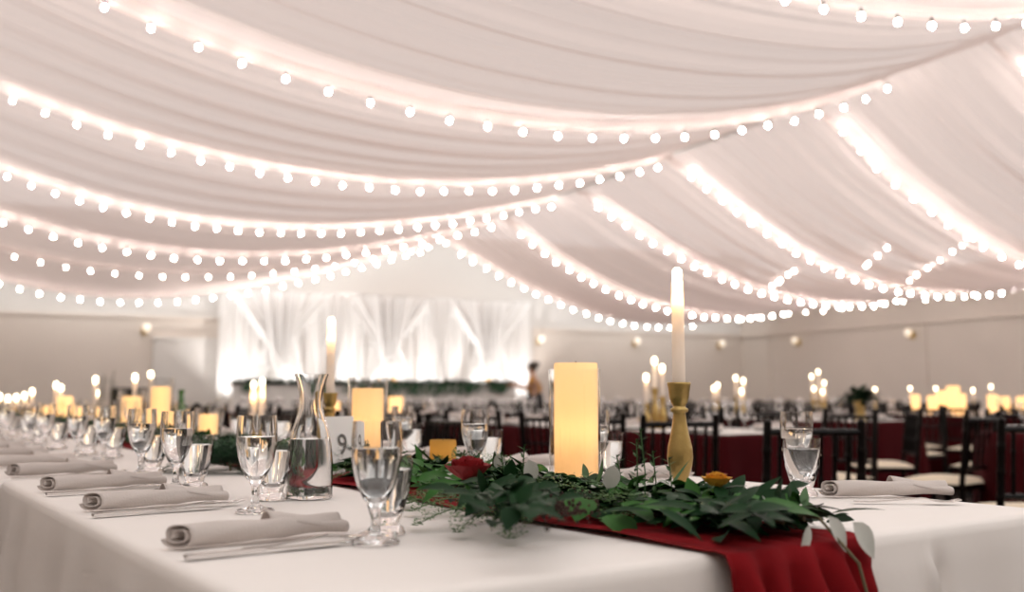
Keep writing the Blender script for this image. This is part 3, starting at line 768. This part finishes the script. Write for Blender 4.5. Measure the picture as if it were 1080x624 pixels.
def candlestick(loc, hh, ch, label, near=True, group=None, cr=.0125, goldm=None, sc=1.0):
    gm = goldm or M['gold']; n = 32 if near else 12
    r = thing('candlestick', label, 'candle holder', loc, 0, group); k = hh/.235; s = sc
    prof = [(0, 0), (.034, 0), (.035, .006), (.026, .012), (.012, .020), (.011, .026), (.0165, .040), (.0235, .062), (.0260, .080), (.0245, .100), (.0190, .125), (.0145, .150), (.0125, .168), (.0125, .172), (.0175, .174), (.018, .180), (.0125, .183), (.013, .188), (.0165, .193), (.0195, .205), (.0215, .222), (.0235, .231), (.0235, .235), (.015, .235), (.0125, .228), (0, .228)]
    mb = MB(); mb.lathe([(a*s, b_*k) for a, b_ in prof], n); obj('holder', mb, gm, r, smooth='all')
    t = thing('taper_candle', label.replace('candlestick', 'candlestick\'s candle') if False else 'lit taper in the '+label, 'candle', Vector(loc)+Vector((0, 0, .228*k)), 0, ('tapers of the '+group) if group else None)
    mb = MB(); mb.lathe([(0, 0), (cr*1.05, 0), (cr, ch*.5), (cr*.92, ch-.028), (cr*.80, ch-.026)], n); obj('wax_body', mb, M['taper'], t)
    mb = MB(); f0 = ch-.028; mb.lathe([(cr*.80, f0), (cr*.86, f0+.012), (cr*.80, f0+.022), (cr*.4, f0+.028), (0, f0+.029)] if near else [(cr*.9, f0-.02), (cr*1.15, f0), (cr*1.1, f0+.02), (0, f0+.029)], 16); obj('flame_tip', mb, M['flame'], t)
    if near: light('glow', 'POINT', (0, 0, ch-.065), .055, (1, .60, .22), t, .006)
    return r
p = P(718, 524, .7665); p.z = .768; hh = hz_for(p, 403)-.768
candlestick(p, hh, hz_for(p, 281)-.768-hh*.97, 'tall turned gold candlestick right of the large pillar')
p = P(347, 486, .7665); p.z = .768; hh = hz_for(p, 414)-.768
candlestick(p, hh, hz_for(p, 334)-.768-hh*.97, 'gold candlestick rising behind the carafe')
for px, yt, yh, lab in ((266, 401, 447, 'left of the two close candlesticks behind the second goblet'), (275, 398, 447, 'right of the two close candlesticks behind the second goblet')):
    p = P(px, 468, .7665); p.z = .768; hh = hz_for(p, yh)-.768; candlestick(p, hh, hz_for(p, yt)-.768-hh, lab, True, cr=.013)
for px, yt, yh, vv, lab in ((161, 390, 424, 6.1, 'gold candlestick rising behind the tallest far pillar candle'), (143, 393, 428, 6.3, 'gold candlestick left of the tallest far pillar candle'), (102, 396, 433, 6.9, 'tall blurred candlestick standing alone at the left'), (104, 410, 436, 7.1, 'lower blurred candlestick just behind the lone tall one at left'), (61, 402, 432, 7.9, 'blurred candlestick above the far left pillars, left pair'), (66, 405, 432, 8.1, 'blurred candlestick above the far left pillars, right pair')):
    k = (px-540)/1050
    best = min((abs(((q.x*cos(YAW)-q.y*sin(YAW))/dep(q))-k), u) for u in [.9+.01*j for j in range(90)] for q in [T(u, vv)])[1]
    p = T(best, vv, .768); hh = hz_for(p, yh)-.768; candlestick(p, max(.08, hh), hz_for(p, yt)-.768-max(.08, hh), lab, False, goldm=M['goldfar'])
for k, (px, yt) in enumerate(((36, 409), (28, 413), (20, 415), (11, 416), (3, 414))):
    k2 = (px-540)/1050; vv = 8.2-.12*k
    best = min((abs(((q.x*cos(YAW)-q.y*sin(YAW))/dep(q))-k2), u) for u in [.5+.01*j for j in range(120)] for q in [T(u, vv)])[1]
    p = T(best, vv, .768); candlestick(p, .10, hz_for(p, yt)-.868, 'blurred candlestick at the far left end of the white tables', False, 'far left candlesticks', goldm=M['goldfar'])

# green bottle between the far left candles
r = thing('wine_bottle', 'green glass bottle among the far candles left of the squat pillar', 'bottle', P(190, 456, .7615))
mb = MB(); mb.lathe([(0, 0), (.036, 0), (.038, .006), (.038, .12), (.034, .145), (.016, .170), (.014, .215), (.017, .217), (.017, .23), (0, .23)], 24); obj('bottle_body', mb, M['bottle'], r)
mb = MB(); mb.lathe([(.0385, .04), (.0385, .105)], 24); obj('paper_label', mb, M['card'], r)

# ------------------------------------------------------------------ chairs
def turned(a, c, r_, rings=3):
    a, c = Vector(a), Vector(c); pts = []; rs = []; n = 36
    for i in range(n+1):
        t = i/n; q = r_
        for k in range(1, rings+1):
            dd = abs(t-k/(rings+1)); q += .0035*max(0, 1-(dd/.03)**2)
        pts.append(a+(c-a)*t); rs.append(q)
    return pts, rs
def chair_proto():
    r = thing('chiavari_chair', 'chair', 'chair')
    for s in (-1, 1):
        mb = MB(); pts = [(s*.185, -.20, 0), (s*.185, -.19, .44), (s*.180, -.235, .86)]; p2 = []; rr = []
        for k in range(2):
            a, b_ = turned(pts[k], pts[k+1], .0155, 3); p2 += a[(k > 0):]; rr += b_[(k > 0):]
        mb.tube(p2, rr, 10); mb.ball((s*.180, -.2355, .862), .0165, 10, 6, (1, 1, .7)); obj('back_leg', mb, M['chair'], r)
        mb = MB(); a, b_ = turned((s*.2, .2, 0), (s*.195, .19, .44), .0155, 3); mb.tube(a, b_, 10); obj('front_leg', mb, M['chair'], r)
    mb = MB(); a, b_ = turned((-.181, -.231, .825), (.181, -.231, .825), .0135, 4); mb.tube(a, b_, 8); obj('top_rail', mb, M['chair'], r)
    mb = MB(); a, b_ = turned((-.183, -.201, .55), (.183, -.201, .55), .0115, 4); mb.tube(a, b_, 8); obj('lower_rail', mb, M['chair'], r)
    for k in range(6):
        x = -.132+.0528*k; mb = MB(); a, b_ = turned((x, -.201, .55), (x, -.231, .825), .0085, 2); mb.tube(a, b_, 6); obj('spindle', mb, M['chair'], r)
    mb = MB(); mb.box((0, 0, .445), (.40, .40, .03)); obj('seat', mb, M['chair'], r)
    mb = MB()
    def cf(i, j):
        a = 2*i-1; c = 2*j-1; return Vector((a*.195, c*.195, .463+.032*(1-abs(a)**5)*(1-abs(c)**5)))
    mb.grid(cf, 20, 20); obj('cushion', mb, M['cushion'], r, smooth='all')
    mb = MB()
    for z in (.16, .28):
        for s in (-1, 1): mb.tube([(s*.19, -.19, z), (s*.195, .19, z)], .008, 6)
    mb.tube([(-.195, .19, .2), (.195, .19, .2)], .008, 6); mb.tube([(-.185, -.19, .2), (.185, -.19, .2)], .008, 6); obj('stretchers', mb, M['chair'], r)
    return r
CH = chair_proto()
def far_chair():
    mb = MB()
    for s in (-1, 1):
        mb.tube([(s*.185, -.20, 0), (s*.185, -.19, .44), (s*.180, -.235, .87)], .019, 6); mb.tube([(s*.2, .2, 0), (s*.195, .19, .44)], .017, 5)
        mb.tube([(s*.19, -.19, .2), (s*.195, .19, .2)], .009, 4)
    mb.tube([(-.181, -.231, .825), (.181, -.231, .825)], .013, 5); mb.tube([(-.183, -.201, .55), (.183, -.201, .55)], .011, 5); mb.tube([(-.183, -.215, .69), (.183, -.215, .69)], .008, 5)
    for k in range(6):
        x = -.132+.0528*k; mb.tube([(x, -.201, .55), (x, -.231, .825)], .010, 4, False)
    mb.box((0, 0, .445), (.40, .40, .03)); mb.m = 1
    def cf(i, j):
        a = 2*i-1; c = 2*j-1; return Vector((a*.195, c*.195, .463+.032*(1-abs(a)**3)*(1-abs(c)**3)))
    mb.grid(cf, 6, 6)
    return mb.mesh('far_chair', [M['chair'], M['cushion']])
FCM = far_chair()
nch = [0]
def fchair(loc, rz, label, group=None):
    o = link('chiavari_chair', FCM, None, loc, rz); tag(o, label, 'chair', group); return o
place(CH, PD(836, 4.05), -YAW+R(2), 'dark spindle back chair directly behind the goblet pair at right')
place(CH, PD(1071, 4.35), -YAW+R(-2), 'dark spindle back chair cut by the right photo edge')
place(CH, PD(699, 5.0), -YAW+R(10), 'dark spindle back chair behind the tall gold candlestick')
place(CH, T(.41, 2.88, 0), TA-PI/2+R(4), 'dark chair with ivory cushion tucked under the white table at far left')
place(CH, PD(925, 7.15), -YAW+R(82), 'dark chair seen side on with ivory cushion beside the third table row')
place(CH, PD(992, 5.9), -YAW+R(38), 'dark angled chair left of the chair at the right photo edge')
place(CH, PD(1040, 7.0), -YAW+R(10), 'dark chair whose ivory cushion shows through the right edge chair')
place(CH, PD(612, 5.4), -YAW+R(6), 'dark chair half hidden behind the large glowing pillar')

# ------------------------------------------------------------------ burgundy rows
rows = [(3.85, 4.72, 3.65, 12.8, 'burgundy row nearest the white table', [1.83]*5), (6.46, 7.35, 4.8, 12.2, 'second burgundy row', 0), (9.05, 9.95, 4.3, 11.9, 'third burgundy row', 0), (11.6, 12.5, 4.6, 10.8, 'burgundy row nearest the right wall', 0)]
mb = MB(); mb.lathe([(0, 0), (.03, 0), (.007, .01), (.006, .05), (.03, .08), (.034, .13), (.031, .165), (.0295, .165), (.0325, .13), (.028, .082), (0, .06)], 14); GLF = mb.mesh('far_goblet', M['thin'], 'all')
mb = MB(); mb.box((0, 0, .012), (.24, .05, .024)); mb.box((.05, .005, .026), (.10, .045, .008), .2); NPF = mb.mesh('far_napkin', M['napkin'])
mb = MB(); mb.lathe([(0, .004), (.08, .004), (.13, .018), (.132, .016), (.082, 0), (0, 0)], 20); PLF = mb.mesh('far_plate', M['plate'])
for ri, (u0, u1, v0, v1, nm, _) in enumerate(rows):
    n = max(1, round((v1-v0)/1.83)); dv = (v1-v0)/n
    for k in range(n):
        a, c = v0+k*dv+.01, v0+(k+1)*dv-.01
        tablecloth('tablecloth', u0, u1, a, c, .66, M['burg_shade'], 'burgundy floor length cloth on the %s table of the %s' % (ordn[k], nm), 50+ri*9+k, amp=.022, z=.752, rad=.018, waves=(15, 27))
        folding_table(u0, u1, a, c, 'folding table under the burgundy cloth, %s of the %s' % (ordn[k], nm))
        org = T((u0+u1)/2, (a+c)/2, .755); mb = MB(); mb.grid(lambda i, j: Vector(((i-.5)*(u1-u0-.06), (j-.5)*(c-a-.04), .001+.001*sin(i*9+j*14))), 10, 16)
        tag(obj('table_topper', mb, M['linen_far'], None, org, TA, smooth='all'), 'pale cloth topper on the %s burgundy table of the %s' % (ordn[k], nm), 'table linen')
    vs = v0+.32
    j = 0
    while vs < v1-.15:
        for s in (-1, 1):
            u = u0+.16 if s < 0 else u1-.16
            tag(link('plate', PLF, None, T(u, vs, .7585)), 'white plate set on the '+nm, 'plate', 'plates on the '+nm)
            tag(link('rolled_napkin', NPF, None, T(u, vs, .776), TA+random.uniform(-.3, .3)), 'folded pale napkin on a plate of the '+nm, 'napkin', 'napkins on the '+nm)
            ug = u+.10*(-s)*1.4
            if ri < 2 or j % 2: tag(link('stemmed_goblet', GLF, None, T(ug+.02, vs+.09, .7575)), 'clear stemmed goblet on the '+nm, 'glass', 'goblets on the '+nm)
            if ri == 0 and s > 0: tag(link('stemmed_goblet', GLF, None, T(ug, vs+.19, .7575)), 'clear stemmed goblet on the '+nm, 'glass', 'goblets on the '+nm)
            uc = u0-.30 if s < 0 else u1+.30
            if not (ri == 0 and s < 0 and vs < 4.2):
                fchair(T(uc+random.uniform(-.07, .05)*(1 if s < 0 else -1), vs, 0), TA+(-PI/2 if s < 0 else PI/2)+random.uniform(-.16, .16), 'dark spindle back chair along the '+('left' if s < 0 else 'right')+' side of the '+nm, ('left' if s < 0 else 'right')+' side chairs of the '+nm)
        vs += .60; j += 1
# round burgundy table at the right edge
c = PD(1178, 5.75)
r = thing('round_table', 'round table with bright burgundy cloth at the right photo edge', 'table', c)
mb = MB(); mb.lathe([(0, .72), (.72, .72), (.72, .745), (0, .745)], 40)
obj('table_top', mb, M['wood'], r); mb = MB()
def rc(i, j):
    a = i*TAU
    if j < .3: q = j/.3; return Vector((cos(a)*.74*q, sin(a)*.74*q, .752))
    s = (j-.3)/.7; q = .745+.02*min(1, s*8)+.05*s*(.5+.5*sin(a*15)); return Vector((cos(a)*q, sin(a)*q, .752-.68*s-.003))
mb.grid(rc, 240, 20); obj('tablecloth', mb, M['burg_shade'], r, smooth='all')
mb = MB(); mb.tube([(0, 0, 0), (0, 0, .72)], .04, 12); obj('pedestal', mb, M['black'], r)
for k in range(6):
    a = k*TAU/6+.3; tag(link('stemmed_goblet', GLF, None, c+Vector((cos(a)*.5, sin(a)*.5, .7535))), 'clear goblet on the round burgundy table', 'glass', 'goblets on the round table')
    tag(link('plate', PLF, None, c+Vector((cos(a+.35)*.54, sin(a+.35)*.54, .7535))), 'white plate on the round burgundy table', 'plate', 'plates on the round table')

for k in range(8):
    fchair(T(2.36+.03*sin(k*3), 4.35+.6*k, 0), TA+PI/2+R(random.uniform(-9, 9)), 'dark spindle back chair along the far side of the white tables', 'far side chairs of the white tables')
# a band of chairs facing the stage
for k in range(9):
    fchair(Vector((3.4+k*.62, 15.9, 0)), R(-8+k*3 % 13), 'dark spindle back chair in the loose row before the stage', 'chairs before the stage')
for k in range(10):
    fchair(Vector((8.9+k*.6, 15.3-.05*k, 0)), R(10-k*5 % 17), 'dark chair in the back right corner of the hall', 'chairs in the back right corner')

# centrepiece candles on the burgundy rows
def onrow(u, px, z=.757): return T(u, rowv(u, px), z)
for px, yt, yh, lab in ((690, 375, 409, 'middle and tallest of three gold candlesticks on the nearest burgundy row'), (681, 393, 425, 'left of three gold candlesticks on the nearest burgundy row'), (698, 383, 418, 'right of three gold candlesticks on the nearest burgundy row')):
    p = onrow(4.28+(px-690)*.008, px); hh = hz_for(p, yh)-.757; candlestick(p, hh, hz_for(p, yt)-.757-hh, lab, False, goldm=M['goldfar'])
p = onrow(4.2, 693); pillar(p, .075, .07, 'small amber votive below the three gold candlesticks', None, False, 'waxamber')
p = onrow(4.2, 675); pillar(p, .05, .06, 'second small amber votive left of the three gold candlesticks', None, False, 'waxamber')
for px, yt, u, g in ((756, 403, 6.9, 'a'), (752, 406, 6.8, 'a'), (775, 395, 6.9, 'b'), (783, 398, 6.95, 'b'), (781, 409, 6.8, 'b'), (855, 394, 9.5, 'c'), (862, 389, 9.55, 'c'), (868, 401, 9.6, 'c'), (857, 407, 9.4, 'c'), (866, 410, 9.5, 'c'), (921, 408, 9.5, 'd'), (958, 407, 12., 'd'), (985, 407, 12., 'd'), (1024, 409, 12., 'd'), (1043, 405, 12., 'd')):
    p = onrow(u, px)
    if rowv(u, px) < 4: p = onrow(u, px)
    top = hz_for(p, yt)-.757; hh = top*.5
    names = dict(a='pair right of the tall gold candlestick', b='trio left of the right goblet pair', c='cluster of tapers above the right goblet pair', d='spread out single tapers near the right wall')
    candlestick(p, hh, top-hh, 'slim candlestick in the '+names[g], False, names[g], goldm=M['goldfar'], sc=.6)
for k, (px, w, yt, u) in enumerate(((981, 10, 417, 9.5), (992, 12, 412, 9.6), (1003, 13, 407, 9.5), (1011, 10, 415, 9.4), (1044, 10, 416, 9.6), (1056, 11, 418, 9.5), (1074, 9, 418, 9.5), (963, 9, 416, 9.6))):
    v = rowv(u, px); p = T(u, v, .757); pillar(p, w/S*dep(p), hz_for(p, yt)-.757, 'glowing blurred pillar candle on the third burgundy row at right', None, False, 'waxf', group='pillar candles on the third burgundy row')
# round votives left of centre
for px, yt, lab in ((352, 423, 'round amber glow candle beside the gold candlestick behind the carafe'), (418, 418, 'round amber candle above the far goblets left of centre')):
    p = onrow(4.28, px); pillar(p, 15/S*dep(p), hz_for(p, yt)-.757, lab, None, False, 'waxf')
# floral bunch on the second row
c = onrow(6.9, 905); rt = thing('flower_arrangement', 'dark leafy centrepiece on the second burgundy row behind the right goblets', 'centrepiece', c)
mb = MB(); mb.lathe([(0, 0), (.05, 0), (.035, .08), (.055, .16), (.05, .16), (.03, .08), (0, .01)], 16); obj('vase', mb, M['goldfar'], rt); mb = MB()
for _ in range(260):
    d = rv(1).normalized(); d.z = abs(d.z)*.6+.05; leaf(mb, Vector((0, 0, .15))+d*random.uniform(.02, .14), d+rv(.3), Vector((0, 0, 1)), .07, .03)
obj('foliage', mb, M['leafd'], rt)

# garland on the head table, with hanging greens
root = thing('greenery_garland', 'dark green garland along the front edge of the head table', 'garland', (HX0, HY-.02, HZ+.01)); mb = MB(); md = MB()
for _ in range(3000):
    x = random.uniform(.0, HX1-HX0+.55) if False else random.uniform(0, HX1-HX0); y = random.gauss(0, .035); z = abs(random.gauss(0, .012+.012*sin(x*5)**2))
    leaf(mb, Vector((x, y, z)), rv(1)+Vector((0, -.3, .2)), Vector((0, 0, 1)), random.uniform(.045, .08), random.uniform(.02, .035))
for cx, ln, wd in ((.35, .1, .1), (1.45, .16, .12), (2.15, .12, .1), (2.7, .28, .10), (3.15, .16, .3), (3.75, .18, .25), (4.3, .14, .15), (4.9, .12, .1)):
    for _ in range(70):
        z = -random.random()**1.4*ln; leaf(md, Vector((random.gauss(cx, wd), -.06-random.random()*.04, z)), Vector((random.gauss(0, .4), -.2, -1)), Vector((0, -1, 0)), .08, .035)
obj('leaves', mb, M['leafd'], root); obj('hanging_leaves', md, M['fernd'], root)
for px, lab in ((416, 'small amber votive on the head table, left one'), (515, 'small amber votive on the head table, right one')):
    p = onrow(4, px); k = (px-540)/1050; y = HY+.14; x = y*(sin(YAW)+k*cos(YAW))/(cos(YAW)-k*sin(YAW)); pillar((x, y, 1.159), .10, .11, lab, None, False, 'waxf')

# ------------------------------------------------------------------ wall sconces
sb = MB(); sb.lathe([(0, 0), (.06, 0), (.06, .015), (0, .02)], 16)
for k, (x, y, wn, lab) in enumerate(((1.87, YB, 'b', 'brass wall sconce with round globe on the back wall left of the backdrop'), (9.78, YB, 'b', 'wall sconce on the back wall just right of the backdrop'), (12.19, YB, 'b', 'middle wall sconce on the back wall right of the backdrop'), (14.52, YB, 'b', 'wall sconce on the back wall nearest the corner'), (XR, 16.82, 'r', 'wall sconce on the right wall nearest the back corner'), (XR, 13.7, 'r', 'wall sconce on the right wall farther from the back corner'))):
    rz = 0 if wn == 'b' else -PI/2; q = (x, y-.03, 2.08) if wn == 'b' else (x, y, 2.08)
    r = thing('wall_sconce', lab, 'wall lamp', q, rz)
    mb = MB(); mb.box((0, -.015, 0), (.09, .03, .13)); mb.tube([(0, -.02, -.03), (-.03, -.10, -.05), (-.03, -.13, .0)], .012, 8); obj('bracket', mb, M['goldfar'], r)
    mb = MB(); mb.lathe([(0, -.05), (.035, -.045), (.06, 0), (.062, .06), (.045, .09), (.0, .10)], 16, (.03 if k == 0 else 0, -.14, .02)); obj('globe', mb, M['globe'], r)

# dark cabinet and plant beyond the white tables at left
c = PD(142, 15.2); r = thing('loudspeaker', 'black box loudspeaker standing far behind the left candles', 'speaker', c, -YAW)
mb = MB(); mb.box((0, 0, .56), (.50, .4, 1.0)); obj('cabinet', mb, M['black'], r); mb = MB(); mb.lathe([(0, -.02), (.17, -.02), (.18, 0), (.17, .012)], 24); mb.v = [(x, -.2-z, y+.42) for x, y, z in mb.v]; obj('cone', mb, M['socket'], r)
mb = MB(); mb.box((0, 0, .03), (.4, .3, .06)); obj('stand', mb, M['black'], r)
c = PD(113, 14.4); r = thing('potted_plant', 'thin grey green plant left of the black loudspeaker', 'plant', c)
mb = MB(); mb.lathe([(0, 0), (.12, 0), (.16, .3), (.14, .3), (0, .26)], 18); obj('pot', mb, M['black'], r); mb = MB(); m2 = MB()
for k in range(7):
    a = k*.9; e = Vector((cos(a)*.16, sin(a)*.16, 1.0+.05*k)); m2.tube([(0, 0, .26), (e.x*.4, e.y*.4, .7), e], .006, 5)
    for q in range(9): leaf(mb, Vector((e.x*.6, e.y*.6, .8+.045*q)), Vector((cos(a+q), sin(a+q), .3)), Vector((0, 0, 1)), .09, .04)
obj('leaves', mb, M['leafl'], r); obj('stems', m2, M['stem'], r)

# ------------------------------------------------------------------ the person by the head table
def skin_mesh(name, verts, edges, radii, m, parent, sub=2):
    me = bpy.data.meshes.new(name); me.from_pydata(verts, edges, []); me.materials.append(m)
    o = bpy.data.objects.new(name, me); COL.objects.link(o); o.parent = parent
    md = o.modifiers.new('skin', 'SKIN'); md.use_smooth_shade = True
    for i, r_ in enumerate(radii):
        sv = me.skin_vertices[0].data[i]; sv.radius = r_ if isinstance(r_, tuple) else (r_, r_); sv.use_root = (i == 0)
    s = o.modifiers.new('sub', 'SUBSURF'); s.levels = sub; s.render_levels = sub
    return o
pc = PD(564, 18.0); PH = .95
r = thing('person', 'person in mustard top and black skirt, leaning left by the head table', 'person', pc, -YAW)
V = [(0, 0, .86), (0, 0, .98), (-.01, 0, 1.12), (-.03, 0, 1.25), (-.045, 0, 1.32), (-.06, 0, 1.40), (-.075, 0, 1.47),
     (-.04, -.14, 1.24), (-.16, -.19, 1.06), (-.34, -.15, 1.10), (-.03, .14, 1.24), (-.14, .18, 1.07), (-.36, .12, 1.14),
     (0, -.09, .80), (.01, -.10, .45), (0, -.10, .07), (-.10, -.10, .03), (0, .09, .80), (.01, .10, .45), (.03, .10, .07), (-.07, .10, .03)]
V += [(-.39, -.15, 1.11), (-.43, -.14, 1.12), (-.41, .12, 1.15), (-.45, .11, 1.15)]
E_ = [(0, 1), (1, 2), (2, 3), (3, 4), (4, 5), (5, 6), (3, 7), (7, 8), (8, 9), (3, 10), (10, 11), (11, 12), (0, 13), (13, 14), (14, 15), (15, 16), (0, 17), (17, 18), (18, 19), (19, 20), (9, 21), (21, 22), (12, 23), (23, 24)]
RA = [(.12, .15), (.10, .13), (.11, .15), (.08, .12), .048, (.075, .07), (.08, .065), .05, .04, .026, .05, .04, .026, .085, .055, .038, .03, .085, .055, .038, .03, .024, .012, .024, .012]
body = skin_mesh('body', V, E_, RA, M['skin'], r)
fv = []; fe = []; fr = []
for (hx, hy, hz) in ((-.42, -.145, 1.118), (-.44, .115, 1.152)):
    for k in range(4):
        b0 = len(fv); y = hy-.027+.018*k; L = [.06, .07, .065, .05][k]
        fv += [(hx, y, hz), (hx-L*.5, y, hz-.004), (hx-L, y, hz-.02)]; fe += [(b0, b0+1), (b0+1, b0+2)]; fr += [.009, .008, .006]
    b0 = len(fv); fv += [(hx+.03, hy-.02, hz), (hx, hy-.05, hz+.005), (hx-.025, hy-.055, hz)]; fe += [(b0, b0+1), (b0+1, b0+2)]; fr += [.010, .009, .007]
for q in range(10): pass
def fingers():
    mb = MB()
    for a in range(0, len(fv), 3): mb.tube(fv[a:a+3], fr[a:a+3], 8)
    return mb
obj('fingers', fingers(), M['skin'], body)
mb = MB(); mb.ball((-.04, 0, 1.455), .092, 16, 10, (1, .86, 1.05)); mb.ball((.045, 0, 1.50), .045, 12, 8); obj('hair', mb, M['hair'], r)
mb = MB(); mb.tube([(-.148, 0, 1.43), (-.165, 0, 1.415), (-.15, 0, 1.405)], [.008, .012, .006], 8); mb.ball((-.142, -.03, 1.445), .008, 8, 6); mb.ball((-.142, .03, 1.445), .008, 8, 6); mb.ball((-.146, 0, 1.385), .012, 8, 6, (.5, 1.4, .5)); obj('face', mb, M['skin'], body)
V = [(0, 0, .93), (-.01, 0, 1.10), (-.03, 0, 1.24), (-.04, -.14, 1.235), (-.11, -.175, 1.13), (-.03, .14, 1.235), (-.10, .17, 1.13)]
skin_mesh('blouse', V, [(0, 1), (1, 2), (2, 3), (3, 4), (2, 5), (5, 6)], [(.125, .155), (.125, .165), (.095, .135), .062, .054, .062, .054], M['blouse'], r)
mb = MB(); mb.lathe([(.125, .98), (.15, .90), (.17, .75), (.19, .55), (.18, .55), (.12, .96)], 24); obj('skirt', mb, M['skirt'], r)

# ------------------------------------------------------------------ light
w = bpy.data.worlds.new('world'); scene.world = w; w.use_nodes = True
w.node_tree.nodes['Background'].inputs[0].default_value = (1, .97, .945, 1); w.node_tree.nodes['Background'].inputs[1].default_value = 1.0
scene.view_settings.view_transform = 'Standard'; scene.view_settings.look = 'None'; scene.view_settings.gamma = 1
scene.view_settings.use_curve_mapping = False; scene.view_settings.exposure = .82
cy = scene.cycles
cy.use_denoising = True
try: cy.denoiser = 'OPENIMAGEDENOISE'
except Exception: pass
cy.max_bounces = 10; cy.transparent_max_bounces = 24; cy.transmission_bounces = 10; cy.diffuse_bounces = 4; cy.sample_clamp_indirect = 6
cy.caustics_refractive = True; cy.caustics_reflective = False; cy.blur_glossy = .5
